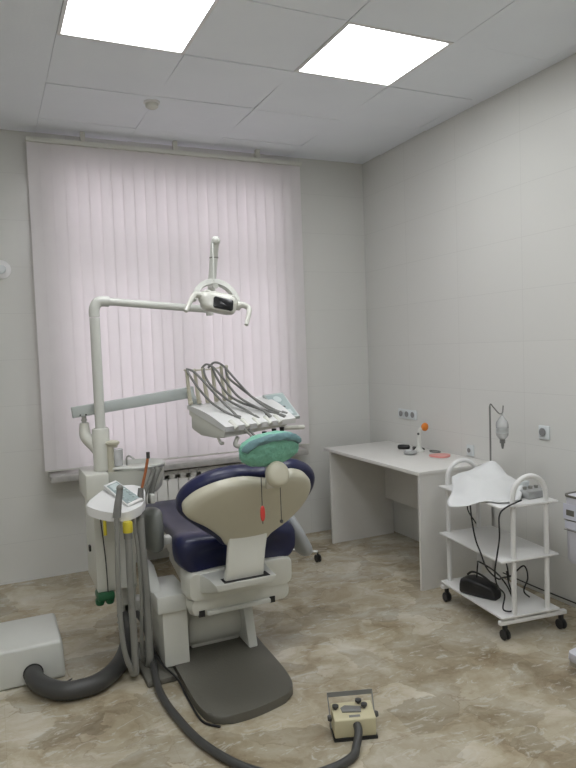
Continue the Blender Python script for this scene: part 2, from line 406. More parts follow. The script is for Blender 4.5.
# ------------------------------------------------------------------ desk
DX, DY0, DY1 = -.605, -1.53, -.28
dk = thing('desk', (-.3, -.92, 0), 'white laminate desk against the right wall', 'desk')
b = NB(); add_box(b, (DX, DY0, .726), (-.004, DY1, .75), bev=.002); obj('desktop', b, 'laminate', dk)
b = NB(); add_box(b, (DX+.008, DY0+.006, 0), (-.03, DY0+.024, .726)); obj('side_panel', b, 'laminate', dk)
b = NB(); add_box(b, (DX+.008, DY1-.085, 0), (-.03, DY1-.067, .726)); obj('side_panel', b, 'laminate', dk)
b = NB(); add_box(b, (-.10, DY0+.024, .30), (-.084, DY1-.085, .726)); obj('modesty_panel', b, 'laminate', dk)

# wall sockets
def socket_plate(b, y, z, w=.082, h=.082):
    add_box(b, (-.010, y-w/2, z-h/2), (-.0005, y+w/2, z+h/2), bev=.003)
t = thing('socket_strip', (-.005, -.56, .95), 'white triple socket on the right wall above the desk', 'socket')
b = NB()
add_box(b, (-.010, -.69, .955), (-.0005, -.445, 1.03), bev=.003); obj('plate', b, 'socket', t)
for k in range(3):
    b = NB(); add_lathe(b, [(0, 0), (.019, 0), (.023, -.004), (.023, -.006)], (-.0105, -.49-.078*k, .993), 20, axis='X'); obj('outlet', b, 'water', t)
t = thing('wall_socket', (-.005, -1.96, .94), 'single white socket on the right wall beside the drip stand', 'socket')
b = NB(); socket_plate(b, -1.96, .99); obj('plate', b, 'socket', t)
b = NB(); add_lathe(b, [(0, 0), (.018, 0), (.024, -.004), (.024, -.008)], (-.0105, -1.955, .993), 20, axis='X'); obj('outlet', b, 'water', t)
t = thing('wall_switch', (-.005, -1.3, .76), 'small white socket low on the wall just above the near desk end', 'socket')
b = NB(); socket_plate(b, -1.30, .80, .07, .075); obj('plate', b, 'socket', t)
b = NB(); add_lathe(b, [(0, 0), (.012, 0), (.016, -.004), (.016, -.006)], (-.0105, -1.295, .80), 16, axis='X'); obj('outlet', b, 'water', t)

# ================================================================== DENTAL CHAIR
CX = -1.93
ch = thing('dental_chair', (CX, -1.7, 0), 'navy and cream dental chair seen from behind', 'dental chair')
# floor plate
P = cat([(-1.775, -1.55, 0), (-1.78, -1.80, 0), (-1.795, -2.12, 0), (-1.84, -2.26, 0), (-1.96, -2.315, 0), (-2.10, -2.335, 0), (-2.20, -2.31, 0), (-2.245, -2.20, 0), (-2.245, -1.9, 0), (-2.235, -1.55, 0), (-2.20, -1.2, 0), (-1.80, -1.2, 0)], 5, True)
b = NB(); add_prism(b, P, (0, 0, .038), bev=.010, seg=3); obj('floor_plate', b, 'plate', ch)
# side floor plate under the junction box
b = NB(); add_box(b, (-2.395, -1.875, 0), (-2.25, -1.42, .03), bev=.008); obj('side_plate', b, 'plate', ch)
# pedestal drum, struts, panels
b = NB()
prof = [(0, 0), (.095, 0), (.105, .012), (.105, .27), (.095, .282), (0, .282)]
add_lathe(b, prof, (-2.14, -1.60, .142), 32, axis='X'); add_box(b, (-2.12, -1.66, .036), (-1.86, -1.3, .2), bev=.01)
obj('pedestal', b, 'offwhite', ch)
b = NB()
add_prism(b, [(-1.862, -1.80, .04), (-1.862, -1.58, .04), (-1.862, -1.55, .34), (-1.862, -1.70, .34)], (.05, 0, 0), bev=.008)
obj('lift_arm', b, 'white', ch)
b = NB()
add_prism(b, [(-2.165, -1.79, .036), (-2.165, -1.40, .036), (-2.165, -1.36, .31), (-2.165, -1.78, .31)], (-.125, 0, 0), bev=.008)
obj('pedestal_cover', b, 'offwhite', ch)
b = NB()
add_box(b, (-2.315, -1.80, .30), (-2.155, -1.50, .385), bev=.010)
add_prism(b, [(-2.325, -1.72, .385), (-2.325, -1.50, .385), (-2.325, -1.47, .47), (-2.325, -1.56, .47)], (.055, 0, 0), bev=.006)
obj('junction_box', b, 'white', ch)
# frame under the seat
def sect(y, xc, hw, z0, z1, r, n=4):
    return [Vector((xc+p[0], y, (z0+z1)/2+p[1])) for p in rrect(hw*2, z1-z0, min(r, hw*.95, (z1-z0)*.48), n)]
b = NB()
FX = CX+.012
add_loft(b, [sect(-1.902, FX, .235, .39, .495, .03), sect(-1.898, FX, .262, .372, .50, .035), sect(-1.87, FX, .276, .365, .505, .04), sect(-1.78, FX, .275, .365, .505, .04), sect(-1.55, FX, .215, .385, .505, .04), sect(-1.2, CX, .18, .40, .51, .03), sect(-1.0, CX, .16, .43, .51, .03)])
obj('seat_frame', b, 'offwhite', ch)
b = NB()
add_loft(b, [sect(-1.888, FX, .225, .305, .375, .02), sect(-1.882, FX, .25, .292, .38, .035), sect(-1.84, FX, .262, .278, .385, .045), sect(-1.72, FX, .25, .28, .39, .04), sect(-1.5, FX, .19, .28, .40, .04), sect(-1.15, CX, .16, .33, .41, .03)])
obj('lower_cover', b, 'offwhite', ch)
b = NB()   # lip under the cover
add_box(b, (-2.10, -1.908, .293), (-1.775, -1.87, .315), bev=.006)
obj('cover_lip', b, 'white', ch)
b = NB()
for x in (-2.125, -1.762): b = NB(); add_box(b, (x-.014, -1.893, .288), (x+.014, -1.86, .318)); obj('cover_recess', b, 'black', ch)
# slot housing with dark slot
b = NB()
hx0, hx1 = -2.115, -1.815
add_loft(b, [[Vector((hx0-.02, -1.88, .498)), Vector((hx1+.02, -1.88, .498)), Vector((hx1+.02, -1.88, .40)), Vector((hx0-.02, -1.88, .40))], [Vector((hx0, -2.0, .50)), Vector((hx1, -2.0, .50)), Vector((hx1-.01, -2.0, .435)), Vector((hx0+.01, -2.0, .435))], [Vector((hx0, -2.085, .497)), Vector((hx1, -2.085, .497)), Vector((hx1-.015, -2.078, .462)), Vector((hx0+.015, -2.078, .462))]])
bmesh.ops.bevel(b, geom=b.edges[:], offset=.005, segments=2, profile=.5, affect='EDGES')
obj('hinge_housing', b, 'white', ch)
b = NB(); add_box(b, (-2.068, -2.076, .490), (-1.845, -1.99, .4995)); obj('hinge_slot', b, 'black', ch)
# backrest column
b = NB()
def strip(b, path, hw, th, xoff=0, bev=.0):
    rings = []
    for i, (y, z, h_, xc) in enumerate(path):
        a = path[max(i-1, 0)]; c = path[min(i+1, len(path)-1)]
        d = Vector((0, c[0]-a[0], c[1]-a[1])).normalized(); nrm = Vector((0, -d.z, d.y))
        p = Vector((xc, y, z)); e = .004
        rings.append([p+Vector((-h_, 0, 0))+nrm*(th/2-e), p+Vector((-h_+e, 0, 0))+nrm*th/2, p+Vector((h_-e, 0, 0))+nrm*th/2, p+Vector((h_, 0, 0))+nrm*(th/2-e),
                      p+Vector((h_, 0, 0))-nrm*(th/2-e), p+Vector((h_-e, 0, 0))-nrm*th/2, p+Vector((-h_+e, 0, 0))-nrm*th/2, p+Vector((-h_, 0, 0))-nrm*(th/2-e)])
    add_loft(b, rings)
strip(b, [(-2.040, .496, .094, -1.962), (-2.043, .51, .093, -1.962), (-2.046, .53, .092, -1.960), (-2.046, .56, .091, -1.955), (-2.036, .61, .092, -1.945), (-2.024, .66, .094, -1.932), (-2.022, .71, .098, -1.925)], .1, .03)
obj('backrest_column', b, 'offwhite', ch)
# backrest shell and cushion
O = Vector((CX, -1.88, .50)); U = Vector((1, 0, 0)); V = Vector((0, -.54, .842)); Nn = U.cross(V)
BEND = .22
def bk(u, v, w): return O+U*u+V*(v-.012-.14*u*u)+Nn*(w-BEND*u*u)
def pad(b, outline, rings, c, n=4):
    C0 = cat([Vector((p[0], p[1], 0)) for p in outline], n, True); R = []
    for s, w in rings:
        R.append([b.verts.new(bk(c[0]+(p.x-c[0])*s, c[1]+(p.y-c[1])*s, w)) for p in C0])
    for A, B in zip(R, R[1:]):
        for j in range(len(A)): b.faces.new((A[j], A[(j+1) % len(A)], B[(j+1) % len(A)], B[j]))
    for A, w, fl in ((R[0], rings[0][1], 1), (R[-1], rings[-1][1], 0)):
        cv = b.verts.new(bk(c[0], c[1], w))
        for j in range(len(A)): b.faces.new((A[j], A[(j+1) % len(A)], cv))
shell = [(0.045, .562), (-.064, .586), (-.169, .575), (-.253, .538), (-.304, .490), (-.320, .445), (-.291, .398), (-.205, .330), (-.132, .252), (-.092, .19), (.0, .165), (.098, .19), (.132, .236), (.205, .299), (.268, .384), (.288, .455), (.279, .52), (.238, .568), (.191, .590), (.15, .592), (.10, .568)]
shell = [(u, v) for u, v in shell]
b = NB(); pad(b, shell, [(.3, .036), (.6, .036), (.85, .034), (.94, .029), (.985, .018), (1, .002), (.985, -.03), (.9, -.035), (.5, -.035)], (-.01, .40)); obj('backrest_shell', b, 'cream', ch, ang=60)
cush = [(.03, .580), (-.08, .596), (-.19, .580), (-.27, .538), (-.318, .485), (-.333, .432), (-.318, .378), (-.23, .285), (-.14, .20), (-.09, .14), (.0, .12), (.09, .14), (.16, .21), (.25, .30), (.32, .375), (.340, .445), (.326, .52), (.27, .572), (.19, .598), (.11, .592)]
b = NB(); pad(b, cush, [(.4, -.02), (.8, -.02), (.94, -.022), (.985, -.032), (1, -.052), (.99, -.075), (.95, -.098), (.85, -.112), (.6, -.118), (.3, -.116)], (-.0, .40)); obj('backrest_cushion', b, 'navy', ch, ang=60)
# headrest
hc = Vector((-1.905, -2.27, 1.118))
Mh = Matrix.Rotation(math.radians(-5), 3, 'Y') @ Matrix.Rotation(math.radians(24), 3, 'X')
def ell(b, c, a, bb, th, M, e=2.5, n=36):
    rings = []
    for s, w in [(.1, -1), (.5, -.97), (.8, -.82), (.94, -.5), (1, 0), (.94, .5), (.8, .82), (.5, .97), (.1, 1)]:
        r = []
        for j in range(n):
            t = 2*math.pi*j/n; ct, st = math.cos(t), math.sin(t)
            r.append(M @ Vector((a*s*math.copysign(abs(ct)**(2/e), ct), th*w, bb*s*math.copysign(abs(st)**(2/e), st)))+c)
        rings.append(r)
    add_loft(b, rings)
b = NB(); ell(b, hc+Vector((0, .008, 0)), .110, .052, .030, Mh); obj('headrest', b, 'navy', ch, ang=60)
b = NB(); add_prism(b, [Vector((x, -2.245+.0*x, z)) for x, z in [(-1.915, .94), (-1.845, .94), (-1.85, 1.10), (-1.91, 1.10)]], (0, .018, 0), bev=.003); obj('headrest_bar', b, 'metal', ch)
b = NB()
Mk = Matrix.Rotation(math.radians(-22), 3, 'X')
add_loft(b, [[Mk @ Vector((math.cos(t)*.050*s, w, math.sin(t)*.056*s))+Vector((-1.890, -2.318, 1.016)) for t in [2*math.pi*j/28 for j in range(28)]] for s, w in [(.3, -.022), (.75, -.02), (.93, -.012), (1, 0), (1, .025), (.9, .034)]])
obj('headrest_knob', b, 'cream', ch)
# cords with tags
b = NB(); add_tube(b, [(-1.951, -2.275, 1.0), (-1.951, -2.275, .80)], .0018, 6); obj('pull_cord', b, 'tubing_dark', ch)
b = NB(); ell(b, Vector((-1.951, -2.277, .845)), .011, .034, .005, Matrix.Identity(3)); obj('cord_tag', b, 'red', ch, label='red tag on the left pull cord')
b = NB(); add_tube(b, [(-1.866, -2.28, 1.0), (-1.866, -2.28, .80)], .0018, 6); add_ball(b, (-1.866, -2.28, .80), .008); obj('pull_cord', b, 'tubing_dark', ch)
# seat
b = NB(); rows = []
for y, hw, zb, zt, dip in [(-1.835, .16, .52, .58, .0), (-1.866, .225, .495, .61, .01), (-1.876, .265, .48, .64, .02), (-1.87, .29, .472, .668, .03), (-1.845, .305, .468, .695, .04), (-1.79, .315, .468, .708, .05), (-1.68, .295, .47, .69, .05), (-1.5, .245, .48, .64, .04), (-1.2, .215, .49, .60, .03), (-.95, .205, .49, .60, .03), (-.7, .20, .46, .585, .02), (-.5, .195, .43, .555, .01), (-.38, .17, .42, .52, 0), (-.34, .12, .44, .50, 0)]:
    ring = []; n = 40
    xc = CX+.022+.0
    for j in range(n):
        t = 2*math.pi*j/n; ct, st = math.cos(t), math.sin(t); e = 3.2
        x = hw*math.copysign(abs(ct)**(2/e), ct); zz = math.copysign(abs(st)**(2/e), st)
        tl = 1 if st > 0 else 0
        z = (zb+zt)/2+(zt-zb)/2*zz
        if st > 0: z -= dip*(1-(x/hw)**2)*min(1, st*1.5)
        if st < -.2: x *= .985
        ring.append(Vector((xc+x, y, z)))
    rows.append(ring)
add_loft(b, rows); obj('seat', b, 'navy', ch, ang=70)
# arm rests
def capsule(b, a, c, ra, rb, n=20):
    """flat rounded bar from a to c, half-width ra across, half-thickness rb"""
    a, c = Vector(a), Vector(c); d = (c-a).normalized(); s = Vector((0, 1, 0)); s = (s-d*s.dot(d)).normalized(); q = d.cross(s)
    rings = []
    L_ = (c-a).length
    for t, k in [(0, .25), (.02, .6), (.06, .85), (.14, 1), (.5, 1.04), (.86, .95), (.94, .8), (.98, .55), (1, .25)]:
        rings.append([a+d*L_*t+s*math.cos(x)*ra*k+q*math.sin(x)*rb*k for x in [2*math.pi*j/n for j in range(n)]])
    add_loft(b, rings)
b = NB(); capsule(b, (-2.258, -1.52, .755), (-2.258, -1.54, .530), .11, .046); obj('armrest', b, 'armpad', ch, ang=70)
b = NB(); add_box(b, (-2.24, -1.56, .56), (-2.17, -1.50, .60), bev=.006); obj('armrest_bracket', b, 'white', ch)
b = NB(); capsule(b, (-1.606, -1.66, .690), (-1.470, -1.70, .430), .10, .042); obj('armrest', b, 'armlight', ch, label='pale grey armrest on the right', ang=70)

# headrest cover: surgical cap pulled over the headrest
b = NB(); rings = []; n = 64
for s, w in [(.12, -1.0), (.5, -.98), (.8, -.86), (.93, -.58), (1, -.05), (.99, .35), (.92, .7)]:
    r = []
    for j in range(n):
        t = 2*math.pi*j/n; ct, st = math.cos(t), math.sin(t); e = 2.35
        wr = 1+.025*math.sin(9*t+w*3)*(1-abs(w)*.4)+.014*math.sin(23*t+5*w)
        r.append(Mh @ Vector((.138*s*wr*math.copysign(abs(ct)**(2/e), ct), .045*w, .072*s*wr*math.copysign(abs(st)**(2/e), st)))+hc+Vector((0, .0, .0)))
    rings.append(r)
add_loft(b, rings, caps=True)
cp = thing('headrest_cover', hc-Vector((0, 0, .08)), 'crinkled green disposable cap stretched over the chair headrest', 'cover')
obj('cap', b, 'cap', cp, ang=80)
b = NB(); pts = []
for k in range(25):
    t = math.radians(8+164*k/24); pts.append(Mh @ Vector((.124*math.cos(t), -.022-.006*math.sin(t), .020+.052*math.sin(t)))+hc)
add_tube(b, pts, .0175, 10, smooth=False); 
for v in b.verts: v.co += Vector((random.uniform(-.002, .002),)*3)
obj('elastic_band', b, 'bluegrey', cp)

# ================================================================== SPITTOON UNIT
su = thing('spittoon_unit', (-2.44, -1.42, 0), 'off-white spittoon column unit with bowl standing left of the dental chair', 'dental unit')
b = NB()
add_prism(b, [(-2.555, -1.58, .38), (-2.365, -1.58, .38), (-2.335, -1.36, .38), (-2.355, -1.26, .38), (-2.555, -1.26, .38)], (0, 0, .455), bev=.012)
obj('column', b, 'offwhite', su)
b = NB(); add_box(b, (-2.46, -1.592, .39), (-2.385, -1.575, .76), bev=.004); obj('column_door', b, 'white', su)
b = NB(); add_box(b, (-2.42, -1.45, .19), (-2.345, -1.33, .385), bev=.01); add_box(b, (-2.42, -1.45, .18), (-2.28, -1.35, .26), bev=.012); obj('support_arm', b, 'white', su)
# shoulder block and bowl body
b = NB()
add_box(b, (-2.575, -1.50, .82), (-2.46, -1.22, .955), bev=.012)
obj('shoulder', b, 'offwhite', su)
b = NB()
c0 = (-2.285, -1.36)
rings = []
for r1, z in [(.10, .815), (.122, .84), (.130, .88), (.136, .93), (.140, .948)]:
    ring = []
    for j in range(40):
        t = 2*math.pi*j/40; x, y = math.cos(t)*r1, math.sin(t)*r1*.9
        if x < 0: x *= 1.62
        ring.append(Vector((c0[0]+x, c0[1]+y, z)))
    rings.append(ring)
add_loft(b, rings); obj('bowl_body', b, 'offwhite', su)
b = NB(); prof = [(.02, .925), (.06, .928), (.11, .948), (.132, .966), (.142, .968), (.146, .960), (.138, .945), (.11, .93)]
rings = []
for r1, z in prof:
    rings.append([Vector((c0[0]+math.cos(t)*r1, c0[1]+math.sin(t)*r1*.92, z)) for t in [2*math.pi*j/40 for j in range(40)]])
add_loft(b, rings); obj('bowl', b, 'white', su)
b = NB(); add_tube(b, [(-2.33, -1.29, .945), (-2.33, -1.29, .985), (-2.32, -1.31, 1.0), (-2.30, -1.335, .985)], .005, 8); obj('rinse_spout', b, 'metal', su)
b = NB(); add_lathe(b, [(0, 0), (.012, 0), (.012, .002), (0, .002)], (-2.27, -1.37, .929), 16); obj('bowl_drain', b, 'tubing_dark', su)
# cup filler column
b = NB(); add_tube(b, [(-2.437, -1.43, .945), (-2.437, -1.43, 1.06), (-2.433, -1.435, 1.085), (-2.405, -1.445, 1.09)], .018, 12); add_ball(b, (-2.425, -1.44, 1.095), .026, (1.4, 1, .6)); obj('cup_filler', b, 'cream', su)
b = NB(); add_lathe(b, [(0, 0), (.048, 0), (.050, .006), (.045, .012), (0, .014)], (-2.400, -1.41, .957), 24); obj('cup_stand', b, 'white', su)
t = thing('drinking_cup', (-2.400, -1.41, .972), 'clear plastic cup standing on the spittoon unit beside the lamp pole', 'cup')
b = NB(); add_lathe(b, [(.002, .972), (.027, .972), (.030, 1.05), (.0315, 1.055), (.030, 1.057), (.0285, 1.05), (.0255, .975), (.002, .975)], (-2.400, -1.41, 0), 24); obj('cup_wall', b, 'bottle', t)
# assistant tray
def T(x, y):   # tilted plane of the tray
    return Vector((x, y, .885+(y+1.60)*.39))
trayo = [(-2.52, -1.60), (-2.49, -1.575), (-2.40, -1.57), (-2.34, -1.58), (-2.315, -1.61), (-2.318, -1.67), (-2.345, -1.735), (-2.40, -1.775), (-2.46, -1.785), (-2.53, -1.76), (-2.59, -1.71), (-2.595, -1.675)]
tr = [T(p.x, p.y) for p in cat([(x, y, 0) for x, y in trayo], 4, True)]
b = NB(); add_prism(b, [p-Vector((0, 0, .042)) for p in tr], (0, 0, .042), bev=.006); obj('assistant_tray', b, 'trolley', su)
b = NB(); add_box(b, (-2.50, -1.64, .74), (-2.34, -1.575, .84), bev=.008); obj('tray_bracket', b, 'offwhite', su)
# keypad lying across the tray
ka, kb, kc, kd = [Vector(p) for p in ((-2.503, -1.595, .905), (-2.442, -1.585, .922), (-2.340, -1.72, .842), (-2.418, -1.745, .822))]
nk = (kc-ka).cross(kb-ka).normalized(); nk = nk if nk.z > 0 else -nk
kp = NB(); add_prism(kp, [ka-nk*.012, kb-nk*.012, kc-nk*.012, kd-nk*.012], nk*.026, bev=.004); ko = obj('keypad', kp, 'trolley', su)
def quad(a, b_, c, d, s, off, n):
    m = (a+b_+c+d)/4; return [m+(p-m)*s+n*off for p in (a, b_, c, d)]
kq = NB(); add_prism(kq, quad(ka, kb, kc, kd, .84, .0135, nk), nk*.0015); obj('keypad_face', kq, 'panelgrey', ko)
kq = NB()
for i in range(2):
    for j in range(5):
        u_, v_ = .25+.5*i, .42+.12*j
        p = ka.lerp(kb, u_).lerp(kd.lerp(kc, u_), v_)+nk*.015
        add_ball(kq, p, .007, (1, 1, .35), 10)
p0 = [ka.lerp(kb, u_).lerp(kd.lerp(kc, u_), v_)+nk*.0145 for u_, v_ in ((.2, .12), (.8, .12), (.8, .34), (.2, .34))]
add_prism(kq, p0, nk*.002)
obj('keypad_buttons', kq, 'screen', ko)
# suction handles and hoses
def handle(pts, r, m='hosegrey'):
    b = NB(); add_tube(b, pts, r, 12); return obj('suction_handle', b, m, su)
handle([(-2.462, -1.80, .925), (-2.466, -1.802, .90), (-2.475, -1.808, .86), (-2.485, -1.815, .80)], [.014, .019])
b = NB(); add_ball(b, (-2.462, -1.80, .932), .016); obj('suction_tip', b, 'grey', su)
b = NB(); add_tube(b, [(-2.485, -1.815, .80), (-2.488, -1.82, .70), (-2.495, -1.82, .45), (-2.485, -1.82, .20), (-2.452, -1.80, .07), (-2.432, -1.74, .022), (-2.40, -1.60, .020), (-2.40, -1.45, .10), (-2.41, -1.42, .15)], .0125, 10); obj('suction_hose', b, 'tubing', su)
b = NB(); add_tube(b, [(-2.435, -1.80, .71), (-2.435, -1.80, .45), (-2.432, -1.80, .15), (-2.43, -1.79, .05), (-2.42, -1.70, .028), (-2.42, -1.55, .03), (-2.43, -1.46, .15)], .0165, 12); obj('suction_hose', b, 'tubing', su)
b = NB(); add_lathe(b, [(0, 0), (.023, 0), (.023, .045), (.019, .05), (0, .05)], (-2.435, -1.80, .722), 16); obj('hose_fitting', b, 'yellow', su, label='yellow hose fitting under the tray')
b = NB(); add_lathe(b, [(0, 0), (.008, 0), (.008, .07), (0, .07)], (-2.53, -1.75, .71), 12); obj('hose_fitting', b, 'yellow', su)
b = NB(); add_lathe(b, [(0, 0), (.020, 0), (.021, .03), (0, .03)], (-2.435, -1.80, .692), 16); obj('fitting_collar', b, 'hosegrey', su)
handle([(-2.345, -1.70, .90), (-2.350, -1.705, .86), (-2.357, -1.71, .81), (-2.358, -1.715, .76)], [.013, .021])
b = NB(); add_tube(b, [(-2.303, -1.70, 1.05), (-2.318, -1.70, .98), (-2.345, -1.70, .88)], .007, 8, smooth=False); obj('saliva_tube', b, 'rust', su, label='orange-brown tube in the right handle')
b = NB(); add_lathe(b, [(0, 0), (.009, 0), (.009, .03), (0, .03)], (-2.303, -1.70, 1.04), 10); obj('tube_tip', b, 'tubing_dark', su)
b = NB(); add_tube(b, [(-2.358, -1.715, .76), (-2.36, -1.73, .65), (-2.352, -1.74, .4), (-2.350, -1.74, .15), (-2.35, -1.72, .045), (-2.36, -1.62, .03), (-2.40, -1.5, .1), (-2.42, -1.44, .16)], .0185, 12); obj('suction_hose', b, 'tubing', su)
b = NB(); add_tube(b, [(-2.40, -1.74, .78), (-2.385, -1.75, .62), (-2.378, -1.75, .4), (-2.385, -1.74, .2), (-2.375, -1.70, .06), (-2.34, -1.62, .035), (-2.37, -1.5, .06), (-2.44, -1.42, .16)], .009, 10); obj('suction_hose', b, 'tubing', su)
# rear holder with handles right of the bowl
handle([(-2.252, -1.58, .965), (-2.268, -1.59, .92), (-2.30, -1.60, .87), (-2.325, -1.61, .80)], [.014, .012], 'grey')
handle([(-2.215, -1.52, .955), (-2.24, -1.54, .915), (-2.262, -1.56, .86), (-2.275, -1.575, .79)], [.020, .014], 'grey')
b = NB(); add_box(b, (-2.285, -1.63, .80), (-2.262, -1.59, .845), bev=.004); obj('handle_holder', b, 'white', su)
# green drain caps
b = NB()
add_box(b, (-2.560, -1.60, .342), (-2.475, -1.50, .383), bev=.012)
for x in (-2.545, -2.497): add_lathe(b, [(0, 0), (.016, 0), (.022, .01), (.022, .03), (0, .03)], (x, -1.565, .318), 16)
obj('drain_cap', b, 'green', su, label='green drain caps under the column')
b = NB(); add_tube(b, [(-2.508, -1.592, .385), (-2.512, -1.594, .55), (-2.53, -1.598, .80)], .003, 6); obj('column_seam', b, 'tubing_dark', su)
b = NB(); add_box(b, (-2.575, -1.50, .57), (-2.564, -1.47, .60), bev=.003); obj('side_latch', b, 'black', su)

# ------------------------------------------------------------------ operating lamp
ol = thing('operating_lamp', (-2.475, -1.40, .955), 'white dental lamp on an angled pole above the spittoon column', 'dental lamp')
px, py = -2.475, -1.40
b = NB(); add_lathe(b, [(0, 0), (.043, 0), (.043, .208), (.039, .215), (0, .215)], (px+.0, py, .957), 28)
obj('pole_base', b, 'offwhite', ol)
b = NB(); add_tube(b, [(px, py, 1.13), (px, py, 1.735)], .0255, 20, smooth=False); obj('pole', b, 'white', ol)
b = NB()
pts = [(px, py, 1.74), (px, py, 1.775), (px+.010, py, 1.802), (px+.03, py, 1.818), (px+.075, py, 1.818)]
add_tube(b, pts, .027, 20, k=6); obj('elbow', b, 'white', ol)
b = NB(); add_tube(b, [(px+.075, py, 1.818), (-1.865, py, 1.772)], .0195, 16, smooth=False)
obj('horizontal_arm', b, 'white', ol)
b = NB(); add_lathe(b, [(0, 0), (.02, 0), (.021, .06), (.012, .07), (0, .07)], (-1.863, py, 1.74), 16); obj('joint', b, 'white', ol)
b = NB(); add_tube(b, [(-1.863, -1.40, 1.76), (-1.852, -1.44, 1.95), (-1.850, -1.49, 2.095), (-1.849, -1.505, 2.125), (-1.848, -1.515, 2.135)], [.021, .023], 18, smooth=False)
add_ball(b, (-1.848, -1.513, 2.127), .0235)
obj('spring_arm', b, 'white', ol)
b = NB(); add_lathe(b, [(.0235, 0), (.0245, .001), (.0245, .005), (.0235, .006)], (-1.8505, -1.472, 2.040), 18); obj('arm_joint_ring', b, 'grey', ol)
b = NB(); add_tube(b, [(-1.872, -1.525, 2.11), (-1.880, -1.55, 2.05), (-1.890, -1.575, 1.91)], .0045, 8, smooth=False); add_tube(b, [(-1.862, -1.44, 1.90), (-1.880, -1.57, 1.885)], .016, 12, smooth=False); obj('lamp_stem', b, 'white', ol)
LC = Vector((-1.886, -1.62, 1.790)); ML = Matrix.Rotation(math.radians(11), 3, 'Y') @ Matrix.Rotation(math.radians(-18), 3, 'X')
def lp_(x, y, z): return ML @ Vector((x, y, z))+LC
b = NB()   # yoke arch
pts = [lp_(.122*math.cos(t), .035, .005+.128*math.sin(t)) for t in [math.radians(a) for a in range(0, 181, 12)]]
rings = []
for i, p in enumerate(pts):
    a = math.radians(i*12); rad = (ML @ Vector((math.cos(a), 0, math.sin(a)))); dd = ML @ Vector((0, 1, 0))
    rings.append([p+rad*.013+dd*.016, p+rad*.013-dd*.016, p-rad*.013-dd*.016, p-rad*.013+dd*.016])
add_loft(b, rings)
obj('yoke', b, 'white', ol)
b = NB()   # reflector housing
rings = []
for y, w_, h_, dz in [(.055, .10, .03, .0), (.05, .15, .055, .0), (.03, .20, .09, .0), (.0, .225, .11, 0), (-.025, .205, .104, -.003), (-.042, .16, .088, -.012), (-.046, .12, .06, -.016)]:
    rings.append([lp_(p[0]*(1-.12*(1 if p[1] < 0 else 0)), y, p[1]+dz) for p in rrect(w_, h_, h_*.42, 6)])
add_loft(b, rings)
for k in range(4): 
    x = -.066+.044*k; add_ball(b, lp_(x, -.012, .040), .024, (.95, 1, .6), 14, ML)
obj('lamp_head', b, 'offwhite', ol, ang=50)
b = NB(); add_loft(b, [[lp_(p[0]+.010, y, p[1]-.020) for p in rrect(.106*s, .062*s, .012, 4)] for y, s in [(-.040, 1), (-.050, 1), (-.052, .93)]]); obj('lamp_window', b, 'darkglass', ol, label='dark window of the lamp head')
for hp in ([(-.075, -.01, .014), (-.11, -.014, .018), (-.138, -.02, .006), (-.156, -.03, -.03), (-.184, -.045, -.10)], [(.085, -.01, .0), (.125, -.014, .010), (.156, -.02, .0), (.160, -.03, -.03), (.140, -.045, -.112)]):
    b = NB(); add_tube(b, [lp_(*q_) for q_ in hp], [.018, .0105], 14); obj('handle', b, 'offwhite', ol)

# ================================================================== INSTRUMENT CONSOLE
ic = thing('instrument_console', (-1.75, -1.55, 1.08), 'white delivery tray with grey hoses and keypad on a horizontal arm above the chair', 'instrument tray')
A = Vector((-2.02, -1.42, 1.25)); B = Vector((-1.575, -1.44, 1.272)); C_ = Vector((-1.535, -1.755, 1.165)); D = Vector((-1.925, -1.76, 1.150))
nt_ = (B-A).cross(D-A).normalized(); nt_ = nt_ if nt_.z > 0 else -nt_
def tp(s, t, h=0): return A.lerp(B, s).lerp(D.lerp(C_, s), t)+nt_*h
# top plate with curved left side
edge = [(0, 0), (1.0, 0), (1.0, .5), (1.0, 1.0), (.9, 1.0), (.78, .985), (.66, 1.0), (.54, .985), (.42, 1.0), (.30, .99), (.16, 1.0), (0.0, 1.0), (-.005, .8), (.0, .6), (.02, .42), (.01, .2)]
def bul(t): return -.07*math.sin(math.pi*min(max(t, 0), 1))*0
b = NB()
top = [tp(s, t, .010 + (.014*math.sin(math.pi*t) if True else 0)) for s, t in edge]
def topz(s, t): return .010+.020*math.sin(math.pi*min(1, max(0, t*.9)))
NS, NTT = 14, 12
gt = [[b.verts.new(tp(i/NS, j/NTT, topz(i/NS, j/NTT))) for j in range(NTT+1)] for i in range(NS+1)]
def low(s, t): return -.012
gb = [[b.verts.new(tp(i/NS, j/NTT, low(i/NS, j/NTT))) for j in range(NTT+1)] for i in range(NS+1)]
for i in range(NS):
    for j in range(NTT):
        b.faces.new((gt[i][j], gt[i+1][j], gt[i+1][j+1], gt[i][j+1])); b.faces.new((gb[i][j], gb[i][j+1], gb[i+1][j+1], gb[i+1][j]))
for i in range(NS):
    b.faces.new((gt[i][0], gb[i][0], gb[i+1][0], gt[i+1][0])); b.faces.new((gt[i][NTT], gt[i+1][NTT], gb[i+1][NTT], gb[i][NTT]))
for j in range(NTT):
    b.faces.new((gt[0][j], gt[0][j+1], gb[0][j+1], gb[0][j])); b.faces.new((gt[NS][j], gb[NS][j], gb[NS][j+1], gt[NS][j+1]))
obj('tray_top', b, 'trolley', ic)
